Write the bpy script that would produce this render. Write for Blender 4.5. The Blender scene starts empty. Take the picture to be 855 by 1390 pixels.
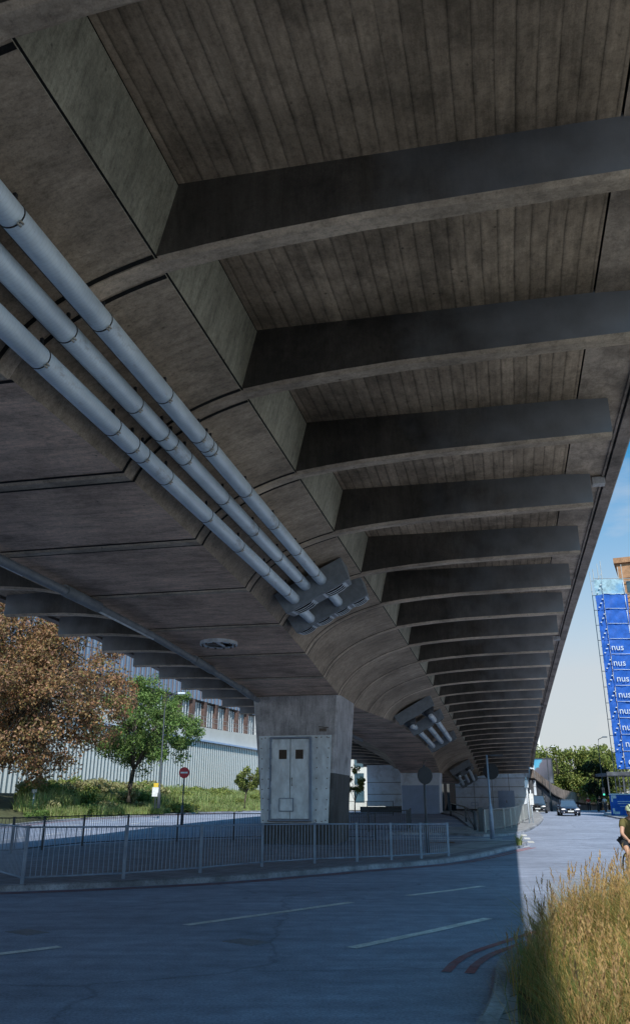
import bpy, bmesh, math, random
from mathutils import Vector, Matrix, noise
random.seed(7)
R = math.radians
scene = bpy.context.scene
COL = scene.collection

# ------------------------------------------------------------------ helpers
def g(Y):
    t = min(max((Y - 30) / 70, 0), 1)
    return .8 * t * t * (3 - 2 * t)

def tag(o, label=None, cat=None, group=None, kind=None):
    if label: o['label'] = label
    if cat: o['category'] = cat
    if group: o['group'] = group
    if kind: o['kind'] = kind
    return o

def empty(name, loc=(0, 0, 0), rz=0):
    o = bpy.data.objects.new(name, None); COL.objects.link(o)
    o.location = loc; o.rotation_euler = (0, 0, rz); o.empty_display_size = .2
    return o

def link(name, me, mats, parent=None, smooth=False):
    if not isinstance(mats, (list, tuple)): mats = [mats]
    for m in mats: me.materials.append(m)
    if smooth:
        for p in me.polygons: p.use_smooth = True
    o = bpy.data.objects.new(name, me); COL.objects.link(o)
    if parent: o.parent = parent
    return o

def mk(name, bm, mats, parent=None, smooth=False):
    me = bpy.data.meshes.new(name); bm.to_mesh(me); bm.free()
    return link(name, me, mats, parent, smooth)

def copy_tree(o, parent=None):
    c = o.copy(); COL.objects.link(c)
    c.parent = parent
    for ch in list(o.children): copy_tree(ch, c)
    return c

def box(bm, x0, x1, y0, y1, z0, z1, mi=0, M=None, bev=0):
    vs = [Vector((x, y, z)) for x in (x0, x1) for y in (y0, y1) for z in (z0, z1)]
    if M is not None: vs = [M @ v for v in vs]
    v = [bm.verts.new(p) for p in vs]
    fs = []
    for f in ((0, 1, 3, 2), (4, 6, 7, 5), (0, 4, 5, 1), (2, 3, 7, 6), (0, 2, 6, 4), (1, 5, 7, 3)):
        fc = bm.faces.new([v[i] for i in f]); fc.material_index = mi; fs.append(fc)
    if bev:
        es = list({e for f in fs for e in f.edges})
        bmesh.ops.bevel(bm, geom=es, offset=bev, segments=2, affect='EDGES', profile=.6)
    return v

def tube(bm, pts, rad, seg=8, mi=0, cap=True, smooth=True):
    pts = [Vector(p) for p in pts]
    if not isinstance(rad, (list, tuple)): rad = [rad] * len(pts)
    rings = []
    up = Vector((0, 0, 1))
    for i, p in enumerate(pts):
        t = (pts[min(i + 1, len(pts) - 1)] - pts[max(i - 1, 0)]).normalized()
        a = t.cross(up)
        if a.length < .05: a = t.cross(Vector((1, 0, 0)))
        a.normalize(); b = a.cross(t).normalized()
        rings.append([bm.verts.new(p + (a * math.cos(2 * math.pi * j / seg) + b * math.sin(2 * math.pi * j / seg)) * rad[i]) for j in range(seg)])
    for i in range(len(rings) - 1):
        for j in range(seg):
            f = bm.faces.new((rings[i][j], rings[i][(j + 1) % seg], rings[i + 1][(j + 1) % seg], rings[i + 1][j]))
            f.material_index = mi; f.smooth = smooth
    if cap:
        for r, rev in ((rings[0], True), (rings[-1], False)):
            f = bm.faces.new(list(reversed(r)) if rev else r); f.material_index = mi
    return rings

def prism(bm, poly, y0, y1, mi=0):
    """poly: list of (x,z); extruded along y"""
    a = [bm.verts.new((x, y0, z)) for x, z in poly]; b = [bm.verts.new((x, y1, z)) for x, z in poly]
    n = len(poly)
    fs = [bm.faces.new(a), bm.faces.new(list(reversed(b)))]
    for i in range(n): fs.append(bm.faces.new((a[(i + 1) % n], a[i], b[i], b[(i + 1) % n])))
    for f in fs: f.material_index = mi
    return fs

def drape(bm):
    for k in range(15, 51):
        geom = list(bm.verts) + list(bm.edges) + list(bm.faces)
        bmesh.ops.bisect_plane(bm, geom=geom, plane_co=(0, k * 2, 0), plane_no=(0, 1, 0), dist=1e-5)
    for v in bm.verts: v.co.z += g(v.co.y)

def sheet(name, pts, h, mat, kind='structure'):
    bm = bmesh.new()
    f = bm.faces.new([bm.verts.new((x, y, h)) for x, y in pts])
    f.normal_update()
    if f.normal.z < 0: f.normal_flip()
    bmesh.ops.triangulate(bm, faces=[f])
    drape(bm)
    o = mk(name, bm, mat)
    if kind: o['kind'] = kind
    return o

def offs(pts, d):
    """offset polyline to its left by d"""
    out = []
    for i, p in enumerate(pts):
        a = pts[max(i - 1, 0)]; b = pts[min(i + 1, len(pts) - 1)]
        t = Vector((b[0] - a[0], b[1] - a[1])).normalized()
        out.append((p[0] - t.y * d, p[1] + t.x * d))
    return out

def smoothline(pts, n=6):
    P = [Vector((p[0], p[1])) for p in pts]; out = []
    for i in range(len(P) - 1):
        p0 = P[max(i - 1, 0)]; p1 = P[i]; p2 = P[i + 1]; p3 = P[min(i + 2, len(P) - 1)]
        for j in range(n):
            t = j / n
            q = .5 * ((2 * p1) + (-p0 + p2) * t + (2 * p0 - 5 * p1 + 4 * p2 - p3) * t * t + (-p0 + 3 * p1 - 3 * p2 + p3) * t ** 3)
            out.append((q.x, q.y))
    out.append((P[-1].x, P[-1].y))
    return out

def ribbon_bm(bm, pts, w, h, mi=0):
    a = offs(pts, w / 2); b = offs(pts, -w / 2)
    va = [bm.verts.new((x, y, h)) for x, y in a]; vb = [bm.verts.new((x, y, h)) for x, y in b]
    for i in range(len(pts) - 1):
        f = bm.faces.new((va[i], vb[i], vb[i + 1], va[i + 1])); f.material_index = mi

def ribbon(name, lines, w, h, mat):
    bm = bmesh.new()
    for l in lines: ribbon_bm(bm, l, w, h)
    drape(bm); o = mk(name, bm, mat); o['kind'] = 'structure'; return o

def kerb(name, pts, mat, inner=1, w=.16, hh=.125):
    """kerb stones along pts; inner=+1: pavement on the left"""
    bm = bmesh.new()
    q = []
    for i in range(len(pts) - 1):
        a = Vector(pts[i]); b = Vector(pts[i + 1]); L = (b - a).length; n = max(1, int(L / .5))
        for j in range(n): q.append(tuple(a.lerp(b, j / n)))
    q.append(pts[-1])
    i1 = offs(q, .025 * inner); i2 = offs(q, w * inner)
    rows = [[(x, y, -.01) for x, y in q], [(x, y, hh - .025) for x, y in q], [(x, y, hh) for x, y in i1], [(x, y, hh) for x, y in i2], [(x, y, .02) for x, y in i2]]
    V = [[bm.verts.new(p) for p in r] for r in rows]
    for r in range(4):
        for i in range(len(q) - 1):
            vs = (V[r][i], V[r][i + 1], V[r + 1][i + 1], V[r + 1][i])
            bm.faces.new(vs if inner > 0 else tuple(reversed(vs)))
    drape(bm); o = mk(name, bm, mat); o['kind'] = 'structure'; return o

# ------------------------------------------------------------------ materials
class NT:
    def __init__(s, name):
        s.m = bpy.data.materials.new(name); s.m.use_nodes = True
        s.t = s.m.node_tree; s.b = s.t.nodes['Principled BSDF']
        s.tc = s.t.nodes.new('ShaderNodeTexCoord')
    def n(s, typ, **kw):
        nd = s.t.nodes.new('ShaderNode' + typ)
        for k, v in kw.items(): setattr(nd, k, v)
        return nd
    def l(s, a, b): s.t.links.new(a, b)
    def map(s, scale=(1, 1, 1), rot=(0, 0, 0), src='Object'):
        mp = s.n('Mapping'); mp.inputs['Scale'].default_value = scale; mp.inputs['Rotation'].default_value = rot
        s.l(s.tc.outputs[src], mp.inputs['Vector']); return mp.outputs['Vector']
    def noise(s, vec, scale, detail=6, rough=.6):
        nd = s.n('TexNoise'); nd.inputs['Scale'].default_value = scale; nd.inputs['Detail'].default_value = detail
        nd.inputs['Roughness'].default_value = rough; s.l(vec, nd.inputs['Vector']); return nd.outputs['Fac']
    def ramp(s, fac, stops):
        r = s.n('ValToRGB'); e = r.color_ramp.elements
        while len(e) < len(stops): e.new(.5)
        for i, (p, c) in enumerate(stops):
            e[i].position = p
            if isinstance(c, (int, float)): c = (c, c, c)
            e[i].color = (*c, 1)
        s.l(fac, r.inputs['Fac']); return r.outputs['Color']
    def mix(s, a, b, fac, mode='MIX'):
        m = s.n('Mix', data_type='RGBA', blend_type=mode)
        for v, i in ((fac, 0), (a, 6), (b, 7)):
            if isinstance(v, (int, float)): m.inputs[i].default_value = v
            elif isinstance(v, tuple): m.inputs[i].default_value = (*v, 1)
            else: s.l(v, m.inputs[i])
        return m.outputs[2]
    def bump(s, h, strength=.3, dist=.02):
        b = s.n('Bump'); b.inputs['Strength'].default_value = strength; b.inputs['Distance'].default_value = dist
        s.l(h, b.inputs['Height']); s.l(b.outputs['Normal'], s.b.inputs['Normal'])
    def base(s, c):
        if isinstance(c, tuple): s.b.inputs['Base Color'].default_value = (*c, 1)
        else: s.l(c, s.b.inputs['Base Color'])
    def rough(s, v, spec=.4, metal=0):
        s.b.inputs['Roughness'].default_value = v; s.b.inputs['Specular IOR Level'].default_value = spec
        s.b.inputs['Metallic'].default_value = metal

def concrete(name, col, dark=.45, stripes=0, streak=(1, 1, 1), rough=.85, spec=.3, dirt=(.02, .018, .016), dirtamt=.5, blotch=.35, fine=14):
    s = NT(name)
    v = s.map(); vs = s.map(streak)
    n1 = s.noise(v, .35, 7, .62); n2 = s.noise(vs, 2.2, 8, .65); n3 = s.noise(v, fine, 5, .7)
    lo = tuple(c * dark for c in col)
    c = s.ramp(n1, [(.3, lo), (.55, col), (.75, tuple(min(1, x * 1.25) for x in col))])
    c = s.mix(c, s.ramp(n2, [(.3, .5), (.5, .9), (.7, 1.15)]), .75, 'MULTIPLY')
    n4 = s.noise(vs, 9.0, 6, .75); c = s.mix(c, s.ramp(n4, [(.32, .55), (.5, 1.0), (.68, 1.2)]), .65, 'MULTIPLY')
    c = s.mix(c, s.ramp(n3, [(.3, .5), (.48, 1.0), (.7, 1.2)]), blotch + .2, 'MULTIPLY'); n5 = s.noise(v, 45, 3, .8); c = s.mix(c, s.ramp(n5, [(.3, .6), (.5, 1.0), (.7, 1.25)]), .55, 'MULTIPLY')
    # small dark blow holes
    vo = s.n('TexVoronoi'); vo.inputs['Scale'].default_value = 2.2; s.l(v, vo.inputs['Vector'])
    c = s.mix(c, s.ramp(vo.outputs['Distance'], [(.03, .2), (.065, 1.0)]), .8, 'MULTIPLY')
    hgt = n3
    if stripes:
        sx = s.n('SeparateXYZ'); s.l(v, sx.inputs[0])
        wob = s.n('Math', operation='MULTIPLY_ADD'); s.l(n1, wob.inputs[0]); wob.inputs[1].default_value = .10; s.l(sx.outputs['X'], wob.inputs[2])
        d = s.n('Math', operation='DIVIDE'); s.l(wob.outputs[0], d.inputs[0]); d.inputs[1].default_value = stripes
        fr = s.n('Math', operation='FRACT'); s.l(d.outputs[0], fr.inputs[0])
        fl = s.n('Math', operation='FLOOR'); s.l(d.outputs[0], fl.inputs[0])
        wn = s.n('TexWhiteNoise', noise_dimensions='1D'); s.l(fl.outputs[0], wn.inputs['W'])
        edge = s.ramp(fr.outputs[0], [(0, .22), (.05, .7), (.18, 1.0), (.9, 1.0), (1.0, .55)])
        brk = s.noise(s.map((1, .5, 1)), 3.0, 5, .7)
        c = s.mix(c, edge, s.ramp(brk, [(.3, 0.25), (.55, 1.0)]), 'MULTIPLY')
        c = s.mix(c, s.ramp(wn.outputs['Value'], [(0, .72), (1, 1.12)]), .75, 'MULTIPLY')
        st = s.noise(s.map((7, .25, 1)), 1.6, 6, .7)
        c = s.mix(c, s.ramp(st, [(.3, .45), (.55, 1.0), (.75, 1.15)]), .5, 'MULTIPLY')
        hm = s.mix(edge, n3, .3); hgt = hm
    c = s.mix(c, dirt, s.ramp(s.noise(v, .8, 8, .7), [(.48, 0.0), (.68, dirtamt)]))
    s.base(c); s.rough(rough, spec); s.bump(hgt, .35, .02)
    return s.m

def paint(name, col, rough=.4, spec=.5, metal=0, var=.25, scale=6, dirt=None, streak=(1, 1, 1)):
    s = NT(name); v = s.map(streak)
    n = s.noise(v, scale, 6, .65)
    c = s.ramp(n, [(.3, tuple(x * (1 - var) for x in col)), (.6, col), (.8, tuple(min(1, x * (1 + var * .5)) for x in col))])
    if dirt: c = s.mix(c, dirt, s.ramp(s.noise(v, scale * .35, 8, .7), [(.5, 0.0), (.72, .7)]))
    s.base(c); s.rough(rough, spec, metal); s.bump(n, .08, .01)
    return s.m

def foliage(name, cols, rough=.55, trans=.25):
    s = NT(name)
    gm = s.n('NewGeometry')
    st = [(i / max(1, len(cols) - 1), c) for i, c in enumerate(cols)]
    c = s.ramp(gm.outputs['Random Per Island'], st)
    big = s.noise(s.map(), .5, 3)
    c = s.mix(c, s.ramp(big, [(.35, .6), (.65, 1.25)]), .8, 'MULTIPLY')
    s.base(c); s.rough(rough, .25)
    if trans:
        tr = s.n('BsdfTranslucent'); s.l(c, tr.inputs['Color'])
        mx = s.n('MixShader'); mx.inputs[0].default_value = trans
        out = s.t.nodes['Material Output']
        s.l(s.b.outputs[0], mx.inputs[1]); s.l(tr.outputs[0], mx.inputs[2]); s.l(mx.outputs[0], out.inputs['Surface'])
    return s.m

M = {}
M['slab'] = concrete('slab board marked concrete', (.53, .405, .305), stripes=.235, streak=(1, .3, 1), dirtamt=.55)
M['slab2'] = concrete('slab edge concrete', (.50, .40, .33), streak=(1, .5, 1))
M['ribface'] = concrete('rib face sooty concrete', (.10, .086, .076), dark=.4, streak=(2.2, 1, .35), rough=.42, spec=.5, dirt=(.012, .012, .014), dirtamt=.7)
def tip_sheen(m):  # paints the sky's bluish sheen into the colour towards the rib tips
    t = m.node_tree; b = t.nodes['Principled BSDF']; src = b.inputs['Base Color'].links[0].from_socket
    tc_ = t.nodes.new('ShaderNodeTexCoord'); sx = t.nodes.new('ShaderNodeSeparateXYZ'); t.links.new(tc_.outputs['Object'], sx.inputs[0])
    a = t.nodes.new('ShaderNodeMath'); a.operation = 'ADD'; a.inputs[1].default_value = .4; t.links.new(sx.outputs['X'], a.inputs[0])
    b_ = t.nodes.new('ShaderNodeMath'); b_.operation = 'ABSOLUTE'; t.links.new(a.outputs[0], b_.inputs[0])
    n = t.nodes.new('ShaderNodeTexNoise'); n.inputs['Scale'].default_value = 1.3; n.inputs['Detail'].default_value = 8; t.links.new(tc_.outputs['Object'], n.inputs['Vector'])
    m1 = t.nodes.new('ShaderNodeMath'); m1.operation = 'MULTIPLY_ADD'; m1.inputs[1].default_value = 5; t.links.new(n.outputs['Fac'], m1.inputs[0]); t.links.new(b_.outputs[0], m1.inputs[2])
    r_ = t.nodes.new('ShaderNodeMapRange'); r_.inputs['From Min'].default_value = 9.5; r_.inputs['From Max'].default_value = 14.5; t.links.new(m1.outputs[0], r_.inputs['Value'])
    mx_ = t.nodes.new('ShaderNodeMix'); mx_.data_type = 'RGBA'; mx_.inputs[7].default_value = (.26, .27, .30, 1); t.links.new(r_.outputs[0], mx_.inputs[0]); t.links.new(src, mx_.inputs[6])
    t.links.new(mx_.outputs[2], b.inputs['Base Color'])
tip_sheen(M['ribface'])
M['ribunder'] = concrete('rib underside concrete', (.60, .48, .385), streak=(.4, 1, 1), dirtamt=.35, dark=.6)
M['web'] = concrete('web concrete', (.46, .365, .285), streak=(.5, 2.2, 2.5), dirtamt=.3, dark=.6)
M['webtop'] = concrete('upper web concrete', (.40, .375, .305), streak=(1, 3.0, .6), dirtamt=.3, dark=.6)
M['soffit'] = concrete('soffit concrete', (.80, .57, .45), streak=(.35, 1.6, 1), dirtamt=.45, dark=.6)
M['groove'] = concrete('joint groove', (.012, .011, .011), dirtamt=.1)
M['edge'] = concrete('edge beam concrete', (.34, .28, .25), streak=(1, .4, 1), dirtamt=.5)
M['pier'] = concrete('pier concrete', (.58, .57, .60), streak=(2, 2, .3), dirtamt=.45, dark=.5)
M['pierdark'] = concrete('pier painted base', (.12, .125, .13), streak=(2, 2, .3), dirtamt=.4)
M['pierlight'] = paint('pier pale paint', (.74, .82, .95), .6, .3, 0, .12, 1.5, (.2, .2, .2))
M['pierblue'] = paint('pier grey blue paint', (.34, .45, .66), .6, .3, 0, .15, 1.2)
M['whiteplate'] = paint('white painted steel', (.84, .93, 1.0), .55, .4, 0, .35, 3.5, (.58, .60, .62), (1, 1, .5))
M['platedge'] = paint('plate edge grey', (.26, .32, .42), .55, .4, 0, .3, 3)
M['iron'] = paint('worn iron', (.19, .205, .25), .6, .4, 0, .4, 12)
M['steel'] = paint('bolt steel', (.16, .13, .11), .6, .4, 0, .4, 20)
M['dark'] = paint('dark void', (.01, .01, .012), .9, .1)
M['grille'] = paint('vent grille', (.10, .075, .06), .7, .2, 0, .5, 30)
M['darkgrey'] = paint('dark grey enamel', (.055, .065, .08), .45, .4, 0, .3, 5)
M['boxgrey'] = paint('box grey enamel', (.26, .29, .33), .5, .4, 0, .3, 4)
M['louvre'] = paint('louvre steel', (.72, .78, .86), .4, .5, .1, .3, 6)
def mat_pipe():
    s = NT('galvanised duct'); v = s.map()
    sx = s.n('SeparateXYZ'); s.l(v, sx.inputs[0])
    w = s.n('TexWave', bands_direction='Y'); w.inputs['Scale'].default_value = 5.5; w.inputs['Distortion'].default_value = 1.2; w.inputs['Detail'].default_value = 2
    s.l(v, w.inputs['Vector'])
    n = s.noise(s.map((1, .5, 1)), 2, 6)
    c = s.ramp(n, [(.3, (.56, .66, .77)), (.6, (.74, .85, .96)), (.8, (.82, .92, 1.0))])
    c = s.mix(c, s.ramp(w.outputs['Fac'], [(0, .8), (.25, 1.0)]), .35, 'MULTIPLY'); c = s.mix(c, (.16, .13, .11), s.ramp(s.noise(s.map((1, .4, 1)), 3.5, 8, .75), [(.56, 0.0), (.72, .6)]))
    s.base(c); s.rough(.42, .5, .15); s.bump(w.outputs['Fac'], .12, .008)
    return s.m
M['pipe'] = mat_pipe()
M['clamp'] = paint('clamp steel', (.55, .5, .42), .3, .6, .7, .3, 20)
M['band'] = paint('dark band', (.03, .03, .035), .6, .3)
def mat_road(name, col, patch=1, seal=True):
    s = NT(name); v = s.map()
    n1 = s.noise(v, .22, 6, .6); n2 = s.noise(v, 35, 3, .7); n3 = s.noise(s.map((1, 1, 1)), 2.4, 7, .7)
    c = s.ramp(n1, [(.3, tuple(x * .78 for x in col)), (.5, col), (.72, tuple(x * 1.18 for x in col))])
    c = s.mix(c, s.ramp(n2, [(.3, .5), (.5, 1.0), (.72, 1.5)]), .7, 'MULTIPLY'); c = s.mix(c, s.ramp(s.noise(s.map((.35, 2.2, 1), (0, 0, -.9)), 1.3, 6, .6), [(.35, .78), (.65, 1.12)]), .8, 'MULTIPLY'); c = s.mix(c, (.03, .03, .035), s.ramp(s.noise(v, 1.7, 4, .5), [(.70, 0.0), (.76, .55)]))
    c = s.mix(c, s.ramp(n3, [(.35, .72), (.6, 1.08)]), .7, 'MULTIPLY')
    vo = s.n('TexVoronoi', feature='DISTANCE_TO_EDGE'); vo.inputs['Scale'].default_value = .16
    wv = s.n('Vector' + 'Math', operation='ADD'); nn = s.n('TexNoise'); nn.inputs['Scale'].default_value = .9; nn.inputs['Detail'].default_value = 5
    s.l(v, nn.inputs['Vector']); s.l(v, wv.inputs[0]); s.l(nn.outputs['Color'], wv.inputs[1]); s.l(wv.outputs[0], vo.inputs['Vector'])
    if seal: c = s.mix(c, s.ramp(vo.outputs['Distance'], [(.002, .45), (.006, 1.0)]), .5, 'MULTIPLY')
    s.base(c); s.rough(.78, .35); s.bump(n2, .5, .012)
    return s.m
M['road'] = mat_road('asphalt', (.27, .31, .42))
M['ground'] = mat_road('worn ground', (.28, .27, .25), seal=False)
def mat_paving(name, col, tx=.6, ty=.6):
    s = NT(name); v = s.map(rot=(0, 0, .75))
    b = s.n('TexBrick'); b.inputs['Scale'].default_value = 1; b.inputs['Brick Width'].default_value = tx; b.inputs['Row Height'].default_value = ty
    b.inputs['Mortar Size'].default_value = .012; b.inputs['Color1'].default_value = (*col, 1); b.inputs['Color2'].default_value = (*[x * .82 for x in col], 1)
    b.inputs['Mortar'].default_value = (*[x * .35 for x in col], 1); s.l(v, b.inputs['Vector'])
    c = s.mix(b.outputs['Color'], s.ramp(s.noise(v, 1.1, 7, .7), [(.3, .6), (.65, 1.15)]), .8, 'MULTIPLY')
    c = s.mix(c, s.ramp(s.noise(v, 30, 3, .7), [(.3, .8), (.7, 1.15)]), .6, 'MULTIPLY')
    s.base(c); s.rough(.8, .3); s.bump(b.outputs['Fac'], -.2, .01)
    return s.m
M['paving'] = mat_paving('paving slabs', (.34, .35, .385))
M['island'] = mat_paving('island paving', (.24, .24, .29), .4, .4)
M['kerb'] = concrete('kerb stone', (.40, .42, .48), dirtamt=.4, fine=20)
M['white'] = concrete('road paint', (.80, .80, .80), dark=.8, dirtamt=.4, dirt=(.18, .18, .18))
M['red'] = concrete('red road paint', (.36, .145, .16), dark=.7, dirtamt=.9, dirt=(.20, .22, .28))
M['rail'] = paint('railing grey paint', (.27, .34, .45), .5, .4, .2, .3, 4)
M['raildark'] = paint('railing dark paint', (.07, .08, .095), .5, .4, .2, .3, 4)
M['raillit'] = paint('railing sunlit galvanised', (.38, .40, .41), .5, .4, .2, .3, 4)  # pale galvanised rail, its sunlit tone put into the colour

# ------------------------------------------------------------------ world, sun, camera
SX, SY, SZ = .151, -.887, 1.0          # towards the sun
sv = Vector((SX, SY, SZ)).normalized()
elev = math.asin(sv.z); azi = math.atan2(sv.x, sv.y)
w = bpy.data.worlds.new('World'); scene.world = w; w.use_nodes = True
nt = w.node_tree; bg = nt.nodes['Background']
sky = nt.nodes.new('ShaderNodeTexSky'); sky.sky_type = 'NISHITA'; sky.sun_disc = False
sky.sun_elevation = elev; sky.sun_rotation = azi; sky.air_density = 1.0; sky.dust_density = 1.2; sky.ozone_density = 1.0
tc = nt.nodes.new('ShaderNodeTexCoord'); mp = nt.nodes.new('ShaderNodeMapping'); mp.inputs['Scale'].default_value = (1, 1, 3.2)
nt.links.new(tc.outputs['Generated'], mp.inputs['Vector'])
no = nt.nodes.new('ShaderNodeTexNoise'); no.inputs['Scale'].default_value = 3.1; no.inputs['Detail'].default_value = 9; no.inputs['Roughness'].default_value = .55
nt.links.new(mp.outputs[0], no.inputs['Vector'])
cr = nt.nodes.new('ShaderNodeValToRGB'); cr.color_ramp.elements[0].position = .55; cr.color_ramp.elements[1].position = .72
cr.color_ramp.elements[0].color = (0, 0, 0, 1); cr.color_ramp.elements[1].color = (.55, .55, .55, 1)
nt.links.new(no.outputs['Fac'], cr.inputs['Fac'])
sep = nt.nodes.new('ShaderNodeSeparateXYZ'); nt.links.new(tc.outputs['Generated'], sep.inputs[0])
hz = nt.nodes.new('ShaderNodeValToRGB'); e = hz.color_ramp.elements
e[0].position = 0.0; e[0].color = (.95, .95, .95, 1); e[1].position = .38; e[1].color = (.0, .0, .0, 1)
m2 = e.new(.14); m2.color = (.88, .88, .88, 1); m3 = e.new(.27); m3.color = (.36, .36, .36, 1)
nt.links.new(sep.outputs['Z'], hz.inputs['Fac'])
mx = nt.nodes.new('ShaderNodeMix'); mx.data_type = 'RGBA'; mx.inputs[7].default_value = (4.45, 4.45, 4.5, 1)
nt.links.new(hz.outputs['Color'], mx.inputs[0])
tint = nt.nodes.new('ShaderNodeMix'); tint.data_type = 'RGBA'; tint.blend_type = 'MULTIPLY'; tint.inputs[0].default_value = 1
tint.inputs[7].default_value = (.20, .88, 1.12, 1); nt.links.new(sky.outputs[0], tint.inputs[6]); nt.links.new(tint.outputs[2], mx.inputs[6])
mc = nt.nodes.new('ShaderNodeMix'); mc.data_type = 'RGBA'; mc.inputs[7].default_value = (5.2, 5.0, 4.9, 1)
nt.links.new(cr.outputs['Color'], mc.inputs[0]); nt.links.new(mx.outputs[2], mc.inputs[6]); nt.links.new(mc.outputs[2], bg.inputs['Color'])
bg.inputs['Strength'].default_value = .15

sun = bpy.data.lights.new('sun', 'SUN'); sun.energy = 5.0; sun.angle = R(.5); sun.color = (1, .95, .86)
so = bpy.data.objects.new('sun', sun); COL.objects.link(so); so.rotation_euler = sv.to_track_quat('Z', 'Y').to_euler()

cam = bpy.data.cameras.new('camera'); co = bpy.data.objects.new('camera', cam); COL.objects.link(co)
cam.sensor_fit = 'VERTICAL'; cam.sensor_height = 36; cam.sensor_width = 36
cam.lens = 1120 / 1390 * 36; cam.shift_y = -40 / 1390; cam.clip_end = 8000; cam.clip_start = .1
co.location = (0, 0, 1.7); co.rotation_euler = (R(90 + 21.315), 0, 0)
scene.camera = co
scene.view_settings.view_transform = 'Standard'; scene.view_settings.look = 'None'
scene.view_settings.exposure = 0; scene.view_settings.gamma = 1

# ------------------------------------------------------------------ flyover
PH = math.atan(.222); SP = 4.15
FLY = Vector((-.12, 37.3, 0))
fly = empty('flyover', FLY, -PH)
tag(fly, 'brown concrete flyover with ribbed cantilevers passing overhead to the far wall', 'flyover')
def W(wv, s, z=0):      # flyover coordinates -> world
    return Vector((FLY.x + wv * math.cos(PH) + s * math.sin(PH), FLY.y - wv * math.sin(PH) + s * math.cos(PH), z))

def interp(tab, x):
    if x <= tab[0][0]: return tab[0][1]
    for (a, va), (b, vb) in zip(tab, tab[1:]):
        if x <= b: return va + (vb - va) * (x - a) / (b - a)
    return tab[-1][1]
DROP = [(8, 0), (10, .1), (12, .25), (14, .43), (16, .64), (18, .86), (20, 1.16), (22, 1.37), (24, 1.72), (26, 2.26), (28, 2.9), (30, 3.5)]
CW = [(1, 2.25), (2, 2.3), (3, 2.18), (4, 2.0), (5, 1.8), (6, 1.62), (7, 1.38), (8, 1.16), (9, 1.09), (10, 1.18), (11, 1.38), (12, 1.5), (14, 1.56), (16, 1.58), (18, 1.41), (20, 1.2), (22, .93), (24, 1.1), (28, 1.4)]
CZ = [(1, 6.85), (3, 6.85), (4, 6.83), (5, 6.76), (6, 6.58), (7, 6.36), (8, 6.17), (9, 6.10), (10, 6.22), (11, 6.32), (12, 6.42), (14, 6.46), (16, 6.33), (18, 6.12), (20, 5.75), (22, 4.85), (24, 4.9), (28, 4.3)]
LT = [(8, 8.75), (9, 9.0), (10, 9.3), (11, 9.55), (12, 9.7), (18, 9.6), (24, 8.8), (28, 8.4)]   # mirrored reach of the left tips
def skk(k): return (k - 8) * SP + (1.3 if k <= 0 else .8 if k == 1 else .35 if k == 2 else 0)
def drop(k): return interp(DROP, k)
SH_W, SH_Z = 4.3, 8.17
CWL = [(7, .95), (8, 1.14), (9, 1.09), (12, 1.2), (18, 1.2), (22, 1.7), (28, 1.7)]
def half(k, n=12, tip=10.8, lift=0.0, left=False):
    """underside of one side, from the soffit corner to the tip (w outwards from the right-hand frame)"""
    c, z, d = interp(CWL if left else CW, k), interp(CZ, k), drop(k)
    sz = SH_Z - d
    cx, cz = c + .19 * (SH_W - c), z + .68 * (sz - z)
    out = []
    for i in range(n + 1):
        t = i / n
        out.append(((1 - t) ** 2 * c + 2 * t * (1 - t) * cx + t * t * SH_W, (1 - t) ** 2 * z + 2 * t * (1 - t) * cz + t * t * sz))
    arm = [(5.0, 8.26), (5.8, 8.33), (7.0, 8.40), (9.0, 8.44), (10.7, 8.46)]
    sc = (tip - SH_W) / (10.8 - SH_W)
    arm = [(SH_W + (a - SH_W) * sc, b - d) for a, b in arm]
    return out, arm
MIR = -1.6
K0, K1 = -10, 28
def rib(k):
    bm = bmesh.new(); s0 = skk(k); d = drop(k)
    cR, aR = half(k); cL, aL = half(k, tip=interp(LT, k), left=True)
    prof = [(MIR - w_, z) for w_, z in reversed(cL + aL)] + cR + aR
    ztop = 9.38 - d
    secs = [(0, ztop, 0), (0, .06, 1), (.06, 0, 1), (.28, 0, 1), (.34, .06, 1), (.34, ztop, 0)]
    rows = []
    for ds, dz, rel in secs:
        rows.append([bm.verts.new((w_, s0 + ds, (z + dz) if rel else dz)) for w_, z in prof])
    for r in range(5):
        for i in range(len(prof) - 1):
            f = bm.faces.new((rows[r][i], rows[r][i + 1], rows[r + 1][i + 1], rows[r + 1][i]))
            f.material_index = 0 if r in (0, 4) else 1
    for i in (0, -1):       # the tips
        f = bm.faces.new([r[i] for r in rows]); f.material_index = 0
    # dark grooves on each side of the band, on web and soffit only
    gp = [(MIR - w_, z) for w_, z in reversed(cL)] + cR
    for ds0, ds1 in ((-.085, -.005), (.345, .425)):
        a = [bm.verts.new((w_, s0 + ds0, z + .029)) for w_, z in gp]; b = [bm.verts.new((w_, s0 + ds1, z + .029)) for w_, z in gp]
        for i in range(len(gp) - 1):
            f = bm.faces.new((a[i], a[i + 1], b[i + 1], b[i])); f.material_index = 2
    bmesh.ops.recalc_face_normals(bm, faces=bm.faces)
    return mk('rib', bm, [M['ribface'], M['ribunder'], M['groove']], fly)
for k in range(K0, K1 + 1): rib(k)

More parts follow.
